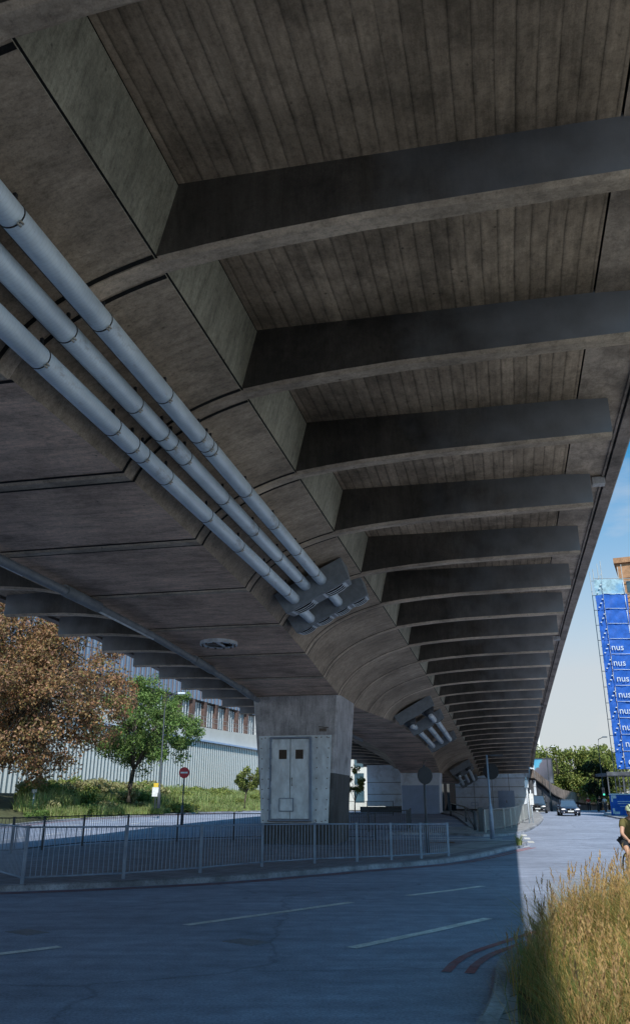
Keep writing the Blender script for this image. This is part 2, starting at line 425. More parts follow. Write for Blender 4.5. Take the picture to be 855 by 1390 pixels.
# box girder skin (sits 6 cm behind the rib bands)
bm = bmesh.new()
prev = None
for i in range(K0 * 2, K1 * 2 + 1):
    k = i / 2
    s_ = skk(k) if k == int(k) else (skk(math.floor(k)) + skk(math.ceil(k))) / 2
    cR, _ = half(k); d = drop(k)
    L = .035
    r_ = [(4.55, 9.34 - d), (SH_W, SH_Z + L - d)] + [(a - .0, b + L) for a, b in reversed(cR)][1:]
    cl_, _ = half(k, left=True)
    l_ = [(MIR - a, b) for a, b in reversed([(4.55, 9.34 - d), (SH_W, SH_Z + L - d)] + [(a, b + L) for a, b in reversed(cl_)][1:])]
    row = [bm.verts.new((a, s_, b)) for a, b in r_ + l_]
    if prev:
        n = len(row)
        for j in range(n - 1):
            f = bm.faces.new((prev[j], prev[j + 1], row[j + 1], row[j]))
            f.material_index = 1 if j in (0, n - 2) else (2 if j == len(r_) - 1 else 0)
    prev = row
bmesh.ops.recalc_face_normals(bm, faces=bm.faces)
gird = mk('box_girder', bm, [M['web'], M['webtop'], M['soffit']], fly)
# thin shadow joints along the girder
bm = bmesh.new()
for a, dz in ((SH_W + .005, .05), (4.53, 1.155)):
    for sg in (0, 1):
        pr = None
        for k in range(K0, K1 + 1):
            x = a if not sg else MIR - a
            q = [bm.verts.new((x + e_, skk(k), SH_Z + dz - drop(k) - .004)) for e_ in (-.03, .03)]
            if pr: bm.faces.new((pr[0], pr[1], q[1], q[0]))
            pr = q
mk('girder_joint', bm, M['groove'], fly)

# deck slab underside + edge panels + edge beam with parapet
def loft(name, sec, mats, mi=None, tab=None):
    bm = bmesh.new(); pr = None
    for k in range(K0, K1 + 1):
        row = [bm.verts.new((a, skk(k), b - drop(k))) for a, b in sec(k)]
        if pr:
            for j in range(len(row) - 1):
                f = bm.faces.new((pr[j], pr[j + 1], row[j + 1], row[j])); f.material_index = mi[j] if mi else 0
        pr = row
    bmesh.ops.recalc_face_normals(bm, faces=bm.faces)
    return mk(name, bm, mats, fly)
def lt(k): return MIR - interp(LT, k)
loft('deck_slab', lambda k: [(4.3, 9.35), (10.1, 9.30), (10.1, 9.36), (10.13, 9.36), (10.13, 9.29), (10.98, 9.24)], [M['slab'], M['groove'], M['slab2']], [0, 1, 1, 1, 2])
loft('deck_slab', lambda k: [(MIR - 4.3, 9.35), (lt(k) - .15, 9.26)], [M['slab']])
loft('deck_slab', lambda k: [(lt(k) - .4, 9.75), (11.2, 9.75)], [M['edge']])
eb = lambda k: [(10.98, 9.24), (10.98, 9.18), (11.03, 9.18), (11.03, 9.26), (11.07, 9.26), (11.07, 9.14), (11.32, 9.12), (11.38, 9.2), (11.38, 10.5), (11.1, 10.5), (11.1, 9.75)]
loft('edge_beam', eb, [M['edge'], M['groove']], [0, 0, 1, 1, 0, 0, 0, 0, 0, 0])
loft('edge_beam', lambda k: [(lt(k) - .15, 9.26), (lt(k) - .15, 9.15), (lt(k) - .45, 9.12), (lt(k) - .5, 9.2), (lt(k) - .5, 10.4), (lt(k) - .2, 10.4), (lt(k) - .2, 9.75)], [M['edge']])
# small drainage outlets under the edge beam
for k in (4.05, 9.05, 15.05):
    bm = bmesh.new(); s_ = (k - 8) * SP
    box(bm, 10.75, 11.05, s_ - .12, s_ + .12, 9.02 - drop(k), 9.2 - drop(k))
    mk('drain_outlet', bm, M['pier'], fly)
# round access hatch in the soffit
hx, hs = -.84, (5.51 - 8) * SP
bm = bmesh.new()
hz_ = 6.66
for (ra, rb, z0, z1, mi) in ((.46, .62, hz_ - .05, hz_ + .2, 0), (.0, .46, hz_ + .0, hz_ + .03, 1)):
    N = 28
    for j in range(N):
        a0, a1 = 2 * math.pi * j / N, 2 * math.pi * (j + 1) / N
        def P_(r, a, z): return bm.verts.new((hx + r * math.cos(a), hs + r * math.sin(a), z))
        f = bm.faces.new((P_(ra, a0, z0), P_(ra, a1, z0), P_(rb, a1, z0), P_(rb, a0, z0))); f.material_index = mi
        f = bm.faces.new((P_(rb, a0, z0), P_(rb, a1, z0), P_(rb, a1, z1), P_(rb, a0, z1))); f.material_index = mi
for j in range(12):
    a = 2 * math.pi * j / 12
    tube(bm, [(hx + .54 * math.cos(a), hs + .54 * math.sin(a), hz_ - .09), (hx + .54 * math.cos(a), hs + .54 * math.sin(a), hz_ - .04)], .035, 6, 2)
box(bm, hx - .4, hx - .02, hs - .2, hs + .2, hz_ - .04, hz_ - .005, 2); box(bm, hx + .03, hx + .1, hs - .36, hs + .36, hz_ - .05, hz_ - .006, 0)
bmesh.ops.recalc_face_normals(bm, faces=bm.faces)
mk('access_hatch', bm, [M['louvre'], M['dark'], M['steel']], fly)

# ------------------------------------------------------------------ pier (near)
def pier(name, label, s0, s1, top, bot, z0, z1, split, paints):
    """top, bot: (w_left, w_right)"""
    root = empty(name, W((bot[0] + bot[1]) / 2, s0, z0), -PH); tag(root, label, 'bridge pier', 'piers under the flyover')
    cx = (bot[0] + bot[1]) / 2
    bm = bmesh.new()
    H = z1 - z0
    zs = [0, split, H]
    N = 10
    hs = sorted(set([0, split] + [H * i / N for i in range(N + 1)]))
    prev = None
    for h in hs:
        t = h / H; t2 = t ** 1.3
        a = bot[0] + (top[0] - bot[0]) * t2 - cx; b = bot[1] + (top[1] - bot[1]) * t2 - cx
        e_ = .07; D_ = s1 - s0
        ring = [(a + e_, 0), (b - e_, 0), (b, e_), (b, D_ - e_), (b - e_, D_), (a + e_, D_), (a, D_ - e_), (a, e_)]
        cur = [bm.verts.new((x, y, h)) for x, y in ring]
        if prev:
            for j in range(8):
                f = bm.faces.new((prev[1][j], prev[1][(j + 1) % 8], cur[(j + 1) % 8], cur[j]))
                low = h <= split + 1e-4
                f.material_index = (paints[0] if low else paints[1]) if j != 0 else (paints[2] if low else paints[3])
        prev = (h, cur)
    mk('shaft', bm, [M['pier'], M['pierdark'], M['pierlight'], M['pierblue']], root)
    return root, cx
p1, pcx = pier('bridge_pier', 'near flaring concrete bridge pier carrying a pale bolted steel plate', .05, 4.05, (-2.73, 1.16), (-2.2, .8), .1, 6.22, 2.85, (1, 0, 1, 0))
# steel cladding plate with bolts
bm = bmesh.new()
def plateq(x0b, x1b, x0t, x1t, z0, z1, y0, y1, mi=0):
    v = [bm.verts.new(p) for p in ((x0b, y0, z0), (x1b, y0, z0), (x1t, y0, z1), (x0t, y0, z1), (x0b, y1, z0), (x1b, y1, z0), (x1t, y1, z1), (x0t, y1, z1))]
    for f in ((0, 1, 2, 3), (5, 4, 7, 6), (4, 0, 3, 7), (1, 5, 6, 2), (3, 2, 6, 7), (4, 5, 1, 0)):
        bm.faces.new([v[i] for i in f]).material_index = mi
zb, zt = .97 - .1, 4.5 - .1
plateq(-2.22 - pcx, .68 - pcx, -2.40 - pcx, .85 - pcx, zb, zt, -.03, .0)
bmesh.ops.recalc_face_normals(bm, faces=bm.faces)
mk('steel_plate', bm, [M['whiteplate']], p1)
bm = bmesh.new()
BOLT = []
def boltat(x, z):
    if not BOLT:
        b_ = bmesh.new(); tube(b_, [(0, 0, 0), (0, -.03, 0)], .024, 7); o = mk('bolt', b_, M['steel'], p1); BOLT.append(o)
    else:
        o = BOLT[0].copy(); COL.objects.link(o)
    o.location = (x, -.03, z)
for i in range(9):
    z = zb + .12 + i * (zt - zb - .24) / 8; t = (z - zb) / (zt - zb)
    for x0, x1 in ((-2.12, -2.28), (-1.92, -1.9), (.56, .73), (.16, .22)):
        boltat(x0 + (x1 - x0) * t - pcx + random.uniform(-.02, .02), z + random.uniform(-.03, .03))
for i in range(12): boltat(-2.1 + i * .25 - pcx, zt - .09)
for i in range(11): boltat(-1.9 + i * .23 - pcx, zb + .07)
bm.free()
# double door cabinet
cab = bmesh.new()
x0, x1 = -1.76 - pcx, -.09 - pcx; z0, z1 = 1.12 - .1, 4.36 - .1
def frame(bm, x0, x1, z0, z1, y0, y1, t):
    box(bm, x0, x0 + t, y0, y1, z0, z1); box(bm, x1 - t, x1, y0, y1, z0, z1)
    box(bm, x0 + t, x1 - t, y0, y1, z0, z0 + t); box(bm, x0 + t, x1 - t, y0, y1, z1 - t, z1)
frame(cab, x0 - .07, x1 + .07, z0 - .07, z1 + .07, -.29, -.03, .07)
box(cab, x0, x1, -.17, -.03, z0 - .0, z1, 1)
box(cab, x0 - .05, x1 + .05, -.26, -.2, z0 - .1, z0 - .03, 1)
cabo = mk('cabinet', cab, [M['platedge'], M['steel']], p1)
xm = (x0 + x1) / 2
for a, b, wx in ((x0 + .01, xm - .01, -1.25 - pcx), (xm + .02, x1 - .01, -.52 - pcx)):
    bm = bmesh.new(); box(bm, a, b, -.235, -.192, z0 + .02, z1 - .02, 0, None, .006)
    dr = mk('door', bm, M['whiteplate'], p1)
    bm = bmesh.new(); box(bm, wx - .17, wx + .17, -.245, -.236, 3.42, 3.80)
    for i in range(7): box(bm, wx - .17, wx + .17, -.255, -.246, 3.44 + i * .052, 3.455 + i * .052)
    mk('vent', bm, M['grille'], dr)
for z in (1.5, 2.4, 3.3, 4.0):
    for x in (x0, x1):
        bm = bmesh.new(); tube(bm, [(x, -.25, z - .12), (x, -.25, z + .12)], .022, 8); mk('hinge', bm, M['pierlight'], p1)
bm = bmesh.new(); box(bm, -1.34 - pcx, -.80 - pcx, -.30, -.236, 1.36, 1.82, 0, None, .01); mk('hatch_lid', bm, M['whiteplate'], p1); bm = bmesh.new(); frame(bm, -1.38 - pcx, -.76 - pcx, 1.32, 1.86, -.29, -.236, .035)
mk('letter_hatch', bm, M['platedge'], p1)
bm = bmesh.new(); tube(bm, [(xm + .10, -.245, 2.35), (xm + .10, -.30, 2.35), (xm + .10, -.30, 2.65), (xm + .10, -.245, 2.65)], .018, 6); mk('handle', bm, M['steel'], p1)
bm = bmesh.new(); box(bm, .3 - pcx, .62 - pcx, -.02, .0, 4.55, 4.68)
tube(bm, [(.72 - pcx, -.05, 4.7), (.30 - pcx, -.05, 4.75)], .02, 6)
mk('old_bracket', bm, M['steel'], p1)

p2, _ = pier('bridge_pier', 'far bridge pier painted grey blue with a pale right edge', (22 - 8) * SP, (22 - 8) * SP + 3.2, (-3.3, .93), (-3.3, .75), .72, 5.0, 2.9, (2, 2, 3, 2))

# ------------------------------------------------------------------ pipes and cable boxes under the web
GP = 'cable ducts hung under the flyover web'
def pipe(w_, s0, s1, z, label, r=.138, clamps=(), k0=None, dz=0, group=GP):
    root = empty('duct_pipe', W(w_, s0, z), -PH); tag(root, label, 'pipe', group)
    L = s1 - s0
    bm = bmesh.new(); n = max(2, int(L / .5))
    tube(bm, [(0, L * i / n, dz * i / n) for i in range(n + 1)], r, 24)
    mk('pipe_body', bm, M['pipe'], root)
    bm = bmesh.new(); tube(bm, [(-r * .93, 0, -r * .42), (-r * .93, L, dz - r * .42)], .012, 5); mk('seam', bm, M['band'], root)
    for c in clamps:
        if not s0 < c < s1: continue
        t = (c - s0) / L
        bm = bmesh.new(); tube(bm, [(0, c - s0 - .009, dz * t), (0, c - s0 + .009, dz * t)], r + .006, 24, 0)
        for a in (-40, -52):
            tube(bm, [((r + .02) * math.cos(R(a)), c - s0 - .03, dz * t + (r + .02) * math.sin(R(a))), ((r + .02) * math.cos(R(a)), c - s0 + .03, dz * t + (r + .02) * math.sin(R(a)))], .014, 6, 1)
        # hanger up to the web
        box(bm, -.02, .02, c - s0 - .02, c - s0 + .02, dz * t + r, dz * t + r + .14)
        mk('clamp', bm, [M['band'], M['clamp']], root)
    return root
SBOX = (4.5 - 8) * SP
lab = {3.52: 'grey duct pipe nearest the ribs, highest of the three long pipes', 3.07: 'middle one of the three long grey duct pipes under the web', 2.76: 'lowest of the three long grey duct pipes beside the soffit corner'}
for wq, zq, off in ((3.52, 7.52, 0), (3.07, 7.38, .5), (2.76, 7.02, .9)):
    cl = [SBOX - .9 - off * .3 - i * 2.1 + off * .2 for i in range(16)]
    cl += [SBOX - 9.9 - off, SBOX - 9.5 - off]
    pipe(wq, -52, SBOX + .15, zq, lab[wq], .152, cl)

def cable_box(s0, L, w0, w1, z0, z1, label, tilt, nl, cones=False, group='louvred cable boxes under the flyover web'):
    """slanted box lying along the curved web; w0,z0 lower end - w1,z1 upper end (across), L along the bridge"""
    root = empty('cable_box', W(w0, s0, z0), -PH); tag(root, label, 'cable box', group)
    ln = math.hypot(w1 - w0, z1 - z0); an = math.atan2(z1 - z0, w1 - w0)
    Mx = Matrix.Rotation(-an, 4, 'Y')
    bm = bmesh.new()
    h = .42
    v = [bm.verts.new(Mx @ Vector(p)) for p in ((0, 0, -h), (ln, 0, -h), (ln + .08, 0, .25), (-.08, 0, .25), (0.04, L, -h * .72), (ln - .04, L, -h * .72), (ln + .08, L, .25), (-.08, L, .25))]
    for f in ((0, 1, 2, 3), (5, 4, 7, 6), (4, 0, 3, 7), (1, 5, 6, 2), (4, 5, 1, 0)): bm.faces.new([v[i] for i in f])
    bmesh.ops.recalc_face_normals(bm, faces=bm.faces)
    bmesh.ops.bevel(bm, geom=list(bm.edges), offset=.012, segments=1, affect='EDGES')
    mk('casing', bm, M['boxgrey'], root)
    for i in range(nl):
        c = ln * (i + .5) / nl; hw = min(.36, ln / nl * .42)
        bm = bmesh.new()
        zf = lambda y: -h + (h * .28) * y / L - .012
        q = [bm.verts.new(Mx @ Vector((x, y, zf(y)))) for x, y in ((c - hw, .06), (c + hw, .06), (c + hw, L - .06), (c - hw, L - .06))]
        bm.faces.new(q)
        for j in range(3):
            yj = .17 + (L - .28) * j / 2.0 * .82
            pts = [Mx @ Vector((c + hw * .74 * math.cos(a), yj + .07 * math.sin(a), zf(yj) - .02 * math.sin(a) - .006)) for a in [math.pi * t / 8 for t in range(9)]]
            tube(bm, pts, .022, 6, 0)
            pts2 = [p + Mx @ Vector((0, -.05, .004)) for p in pts]
            tube(bm, pts2, .02, 6, 1)
        mk('louvre', bm, [M['louvre'], M['dark']], root)
    if cones:
        for c in (ln * .25, ln * .78):
            bm = bmesh.new()
            a = Mx @ Vector((c, L * .4, -h)); b = Mx @ Vector((c, L * .2, -h - .38))
            tube(bm, [a, b], [.42, .2], 14); mk('cowl', bm, M['darkgrey'], root)
            bm = bmesh.new(); bmesh.ops.create_uvsphere(bm, u_segments=10, v_segments=6, radius=.17, matrix=Matrix.Translation(b)); mk('lamp_cap', bm, M['louvre'], root, True)
    return root
cable_box(SBOX, .95, 2.35, 4.12, 6.98, 7.88, 'near grey louvred cable box where the three long pipes end', 0, 2)
cable_box(SBOX + 2.45, .95, 2.05, 4.25, 6.92, 8.0, 'grey louvred cable box beyond the first, fed by two short pipes', 0, 4)
pipe(3.52, SBOX + .9, SBOX + 2.6, 7.45, 'short grey duct pipe between two louvred boxes, rib side', .145)
pipe(2.66, SBOX + .9, SBOX + 2.6, 6.98, 'short grey duct pipe between two louvred boxes, soffit side', .145)
def farset(ka, kb, kc, tagname, dd):
    sa, sb, sc = (ka - 8) * SP, (kb - 8) * SP, (kc - 8) * SP
    za = 7.12 - drop(ka) - dd; zb_ = 7.12 - drop(kb) - dd; zc = 7.12 - drop(kc) - dd
    cable_box(sa, 1.1, 1.8, 3.9, 6.75 - drop(ka) - dd, 7.9 - drop(ka) - dd, 'dark cowled cable box ' + tagname + ', nearest of its run', 0, 2, True)
    cable_box(sb, 1.0, 1.9, 4.0, 6.75 - drop(kb) - dd, 7.9 - drop(kb) - dd, 'dark cable box ' + tagname + ', in the middle of its run', 0, 3)
    cable_box(sc, 1.0, 1.9, 4.0, 6.75 - drop(kc) - dd, 7.9 - drop(kc) - dd, 'dark cable box ' + tagname + ', farthest of its run', 0, 3)
    for wq, zz, nm in ((3.5, .28, 'upper'), (2.2, -.2, 'lower')):
        pipe(wq, sa + 1, sb + .1, za + zz, 'short pale duct pipe ' + tagname + ', ' + nm + ' of the nearer pair', .19, [], dz=zb_ - za)
    for wq, zz, nm in ((3.6, .32, 'upper'), (2.9, .12, 'middle'), (2.2, -.2, 'lower')):
        pipe(wq, sb + 1, sc + .1, zb_ + zz, 'pale duct pipe ' + tagname + ', ' + nm + ' of the farther three', .19, [(sb + sc) / 2], dz=zc - zb_)
farset(11.7, 13.3, 16.6, 'beyond the near pier', 0)
farset(23.2, 24.4, 27.2, 'beyond the far pier', .1)

# conduit on the left soffit corner
def conduit():
    root = empty('conduit', W(-3.9, -31, 6.75), -PH); tag(root, 'grey metal conduit with sleeves along the left soffit corner', 'conduit')
    pts = []
    for i in range(0, 33):
        k = .53 + i * .45
        s_ = (k - 8) * SP
        pts.append((MIR - interp(CWL, k) + .22 + 3.9, s_ + 31, interp(CZ, k) - .12 - 6.75))
    bm = bmesh.new(); tube(bm, [(a, b, c - .02) for a, b, c in pts], .11, 12); mk('pipe_body', bm, M['boxgrey'], root)
    for i in (7, 12, 15, 20, 24):
        bm = bmesh.new(); tube(bm, [pts[i], pts[i + 1]], .15, 12); mk('sleeve', bm, M['boxgrey'], root)
    bm = bmesh.new(); tube(bm, [(a + .02, b, c - .12) for a, b, c in pts[8:11]], .035, 6); tube(bm, [(a - .05, b, c - .11) for a, b, c in pts[0:7]], .02, 6); mk('light_strip', bm, M['louvre'], root)
conduit()

# ------------------------------------------------------------------ ground and roads
bm = bmesh.new()
ys = [-400, -60] + [30 + 2 * i for i in range(36)] + [400, 6000]
xs = [-5000, -60, -30, 0, 30, 60, 5000]
V = [[bm.verts.new((x, y, g(y) - .004)) for x in xs] for y in ys]
for j in range(len(ys) - 1):
    for i in range(len(xs) - 1): bm.faces.new((V[j][i], V[j][i + 1], V[j + 1][i + 1], V[j + 1][i]))
mk('ground', bm, M['ground'])['kind'] = 'structure'

near_kerb = smoothline([(-30, -14), (-14, -7), (-5, -2), (-.4, 3.6), (1.35, 7.8), (2.1, 10.6), (3.1, 12.3), (5.5, 15.6), (8.8, 20), (13, 28), (18, 44), (22.5, 59), (25.0, 70.9), (25.6, 76), (28.5, 88), (37, 108), (52, 134), (66, 152)], 5)
bed_kerb = smoothline([(-26, 20), (-23, 40), (-21.3, 51), (-20.8, 59), (-19.8, 70.9), (-16.5, 80.4), (-12.8, 92.3), (-8, 116.5), (-2, 140)], 4)
road_pts = near_kerb + [(46, 146), (34, 128), (26.4, 106), (24, 118), (-2, 140)] + list(reversed(bed_kerb)) + [(-60, 20), (-60, -14)]
sheet('road', road_pts, 0.0, M['road'])
# near-side pavement and bed
sheet('verge_pavement', near_kerb[:26] + [(4.8, 10.6), (4.8, -20), (-30, -20)], .118, M['paving'])
kerb('kerb', near_kerb, M['kerb'], -1)
front = smoothline([(-40, 16.5), (-20, 16.2), (-10, 17.4), (-6.61, 19.1), (-4.48, 20.1), (-2.22, 21.56), (-.52, 23.28), (1.5, 25.5), (3.93, 28.1), (5.9, 31.7), (7.5, 35.3), (8.7, 37.7)], 5)
nose = [(8.9, 38.4), (9.25, 39.3), (9.0, 40.2), (8.2, 40.7)]
back = [(5.9, 41.4), (2, 42), (-3.8, 42.9), (-8.1, 40.2), (-9.6, 38.2), (-11.2, 33.5), (-12.2, 29.5), (-20, 25), (-40, 23)]
isl = front + nose + back
sheet('island_paving', isl, .12, M['island'])
kerb('kerb', front + nose + back, M['kerb'], 1)
# paler strip of paving on the nose of the island
sheet('nose_paving', [(3.9, 29.4), (6.2, 34.2), (8.3, 38.2), (8.9, 39.4), (8.1, 40.3), (6.6, 38.9), (4.6, 34.0), (3.1, 30.4)], .124, M['paving'])
# right pavement under the deck edge
rp_ = smoothline([(4, 49.5), (7.3, 48.5), (9.2, 47.1), (11.3, 49.9), (14.0, 57.2), (17.4, 68.4), (20.3, 79.5), (26.4, 106)], 5)
sheet('side_pavement', rp_ + [(26.4, 117), (16, 118), (13.5, 100), (12.6, 80), (10.0, 58), (5, 51.5)], .12, M['paving'])
kerb('kerb', rp_, M['kerb'], 1)
# right hand pavement
rk = [p for p in near_kerb if p[1] > 27]
sheet('right_pavement', rk + [(90, 152), (90, 60), (40, 27)], .118, M['paving'])

# markings
def dash(name, segs, wd, mat, h=.006): return ribbon(name, segs, wd, h, M[mat])
dash('lane_marking', [[(-1.95, 14.04), (-.6, 15.6), (.68, 17.16)], [(.46, 11.91), (1.6, 13.3), (2.76, 14.82)], [(1.85, 18.36), (2.85, 19.4), (3.74, 20.43)],
     [(-6.2, 9.35), (-4.6, 10.7), (-3.26, 12.0)]], .17, 'white')
def sub(l, a, b): return l[a:b]
ro = offs(front, -.28)
ribbon('red_line', [ro[2:]], .11, .006, M['red'])
ro2 = offs(front, -.50)
ribbon('red_line', [ro2[8:]], .11, .006, M['red'])
ribbon('red_line', [offs(near_kerb, .3)[24:60]], .11, .006, M['red'])
ribbon('red_line', [offs(near_kerb, .55)[24:60]], .11, .006, M['red'])
ribbon('red_line', [offs(bed_kerb, -.4)], .14, .006, M['red'])
ribbon('red_line', [offs(bed_kerb, -.75)], .14, .006, M['red'])
dash('lane_marking', [[(-18.3 + i * .42, 46 + i * 5), (-18.0 + i * .42, 48.5 + i * 5)] for i in range(6)] + [[(-15.2 + i * .5, 44 + i * 5), (-15.0 + i * .5, 46.4 + i * 5)] for i in range(6)], .14, 'white')
# give way dashes across the mouth of the side road, pale stripes beyond it
dash('give_way_marking', [[(9.9 + i * .62, 41.2 + i * 3.3), (10.25 + i * .62, 42.9 + i * 3.3)] for i in range(5)], .28, 'white')
dash('pale_stripe', [[(5.6, 44.6), (8.4, 44.2), (9.6, 43.2)], [(4.5, 46.6), (7.4, 46.1), (9.3, 44.8)], [(5.2, 53), (7.6, 53.8), (9.2, 52.2)], [(6, 59), (8.6, 60), (10.3, 57.6)], [(7, 66), (9.6, 67), (11, 64)], [(7.6, 75), (10.6, 76), (11.8, 73)]], .3, 'white')
dash('pale_stripe', [[(4.8, 30.9), (6.3, 34.2), (9.2, 38.7)]], .1, 'white')
# drain gratings and covers
bm = bmesh.new()
for i in range(9): box(bm, i * .09, i * .09 + .04, 0, .42, 0, .012)
box(bm, -.03, .84, -.03, 0.0, 0, .014); box(bm, -.03, .84, .42, .45, 0, .014)
o = mk('drain_grating', bm, paint('rusty iron', (.17, .085, .035), .8, .2, 0, .4, 9)); o.location = (4.95, 38.6, .128 + g(38.6)); o.rotation_euler = (0, 0, -.1)
o.scale = (1.25, 1.6, 1)
tag(o, 'rusty iron drain grating set in the island nose', 'drain grating')
def mc_(name, x, y, wv, d, rz, label):
    bm = bmesh.new(); box(bm, -wv / 2, wv / 2, -d / 2, d / 2, 0, .006, 0); frame_ = .03
    box(bm, -wv / 2 - .03, wv / 2 + .03, -d / 2 - .03, d / 2 + .03, -.004, .004, 1)
    o = mk(name, bm, [M['iron'], M['iron']]); o.location = (x, y, g(y) + .003); o.rotation_euler = (0, 0, rz); tag(o, label, 'cover')
mc_('manhole_cover', -.9, 12.4, .5, .3, -.7, 'dark iron cover in the road between the two lane dashes')
mc_('manhole_cover', -4.1, 13.3, .5, .3, -.7, 'small dark iron cover in the road at lower left')

# ------------------------------------------------------------------ guard rails
def guard_rail(label, pts, h0, h1, mt, base=.12, bar=.0085, sp=.115, lowz=.12, post_every=None, rail_r=.022, pr=.035):
    root = empty('guard_rail', (pts[0][0], pts[0][1], base + g(pts[0][1])))
    tag(root, label, 'guard rail', 'pedestrian guard rails')
    ox, oy, oz = root.location
    n = len(pts)
    def hh(i): return h0 + (h1 - h0) * i / max(1, n - 1)
    for i, p in enumerate(pts):
        z = base + g(p[1]) - oz
        bm = bmesh.new(); box(bm, p[0] - ox - pr, p[0] - ox + pr, p[1] - oy - pr, p[1] - oy + pr, z - .05, z + hh(i) + .015)
        box(bm, p[0] - ox - pr * 1.25, p[0] - ox + pr * 1.25, p[1] - oy - pr * 1.25, p[1] - oy + pr * 1.25, z + hh(i) + .015, z + hh(i) + .03)
        mk('post', bm, mt, root)
    for i in range(n - 1):
        a = Vector((pts[i][0] - ox, pts[i][1] - oy, base + g(pts[i][1]) - oz)); b = Vector((pts[i + 1][0] - ox, pts[i + 1][1] - oy, base + g(pts[i + 1][1]) - oz))
        t = (b - a).normalized() * pr
        a2, b2 = a + t, b - t
        ha, hb = hh(i), hh(i + 1)
        bm = bmesh.new()
        tube(bm, [a2 + Vector((0, 0, ha - .01)), b2 + Vector((0, 0, hb - .01))], rail_r, 6)
        tube(bm, [a2 + Vector((0, 0, lowz)), b2 + Vector((0, 0, lowz))], rail_r, 6)
        m = max(2, int((b2 - a2).length / sp))
        for j in range(1, m):
            q = a2.lerp(b2, j / m)
            tube(bm, [q + Vector((0, 0, lowz)), q + Vector((0, 0, ha + (hb - ha) * j / m - .02))], bar, 4, 0, False, False)
        mk('panel', bm, mt, root)
    return root
guard_rail('long grey front guard rail along the kerb before the near pier', [(-10.3, 26.1), (-8.3, 22.8), (-6.24, 19.5), (-4.36, 20.8), (-2.84, 22.54), (-1.44, 24.7), (-.01, 26.1), (1.25, 26.9), (2.33, 27.6), (3.33, 28.35), (4.37, 29.6)], 1.16, .99, M['rail'])
0 and guard_rail('short grey guard rail returning from the right end of the front rail', [(4.37, 29.6), (4.5, 32.0), (4.3, 34.4)], .99, .99, M['rail'])
guard_rail('dark guard rail at the back of the island, left of the near pier', [(-14.5, 29.0), (-12.4, 30.2), (-10.41, 30.9), (-10.1, 33.39), (-9.4, 36.4), (-8.01, 38.32), (-6.14, 40.0), (-3.76, 41.5), (-1.6, 42.0), (.6, 42.0), (2.8, 41.7)], 1.16, 1.12, M['raildark'])
guard_rail('dark guard rail behind the near pier beside the far road', [(.8, 50), (3.0, 50.3), (5.2, 50.5), (5.6, 52.6), (5.9, 55)], 1.12, 1.1, M['raildark'])
guard_rail('dark guard rail in front of the distant building, right of the near pier', [(-2.5, 80.0), (0, 80.6), (2.4, 81.2), (4.8, 81.8), (7.2, 82.0)], 1.2, 1.2, M['raildark'])
guard_rail('pale guard rail curving along the side pavement in sun and shade', [(9.37, 49.2), (10.28, 51.6), (11.43, 53.9), (12.3, 56), (13.1, 58.3), (14.3, 62.2), (15.5, 66.2), (16.8, 70.2), (18.05, 74.1)], 1.15, 1.15, M['raillit'], sp=.2, bar=.012)
# swing barrier at the side road
sb = empty('swing_barrier', (11.9, 78, .12 + g(78))); tag(sb, 'low dark tubular swing barrier across the side road under the flyover', 'barrier')
for a_, b_, c_ in (((0, 0, 0), (0, 0, 1.15), .07), ((-2.6, -26, -.6), (-2.6, -26, .6), .09), ((-.9, -13, -.35), (-.9, -13, .8), .07)):
    bm = bmesh.new(); tube(bm, [a_, b_], c_, 8); mk('post', bm, M['raildark'], sb)
bm = bmesh.new(); tube(bm, [(0, 0, 1.1), (-.9, -13, .78), (-2.6, -26, .5)], .05, 8); tube(bm, [(0, 0, .5), (-.9, -13, .15), (-2.4, -25, -.35)], .035, 6); tube(bm, [(-1.0, -13, .78), (-2.4, -25, -.5)], .04, 6)
mk('rail', bm, M['raildark'], sb)
box_ = bmesh.new(); box(box_, -.13, .13, -.15, .15, 0, 1.25, 0, None, .02)
o = mk('control_cabinet', box_, M['darkgrey']); o.location = (9.35, 50.4, .12 + g(50)); tag(o, 'dark grey control cabinet beside the start of the pale guard rail', 'cabinet')

# ------------------------------------------------------------------ abutment at the end of the flyover
ab = empty('abutment_wall', W(5, 84, .8), -PH); tag(ab, 'pale panelled end wall with a door, closing the far end of the flyover', 'abutment')
def wallblock(name, w0, w1, s0, s1, z0, z1, mt, parent, lines=(), cols=()):
    """block in flyover frame relative to ab"""
    bm = bmesh.new(); box(bm, w0 - 5, w1 - 5, s0 - 84, s1 - 84, z0 - .8, z1 - .8)
    for z in lines: box(bm, w0 - 5, w1 - 5, s0 - 84 - .004, s0 - 84 + .01, z - .8 - .03, z - .8 + .03, 1)
    for c in cols: box(bm, c - 5 - .025, c - 5 + .025, s0 - 84 - .006, s0 - 84 + .01, z0 - .8, z1 - .8, 1)
    return mk(name, bm, [mt, M['pierdark']], parent)
wallblock('wall', .9, 11.5, 84, 86, .6, 6.6, M['pierlight'], ab, (2.6, 3.9, 5.0), (3.4, 5.8, 8.0, 10.2))
wallblock('wall', -9.6, -3.0, 74.4, 76, 1.5, 6.4, M['pierlight'], ab, (2.9, 4.3), ())
wallblock('plinth', -9.9, -2.6, 70.5, 74.2, .6, 1.45, M['pierdark'], ab)
wallblock('back_wall', -9.5, .8, 90, 91, .6, 6.4, M['dark'], ab)  # shade of the recess put into the wall's near-black colour
wallblock('plinth', .9, 8.2, 83.6, 83.95, .6, 1.15, M['pierdark'], ab)
for c in (-4.2, -2.6, -1.0, -.2):
    wallblock('column', c - .16, c + .16, 86, 86.4, .6, 6.2, M['pierdark'], ab)
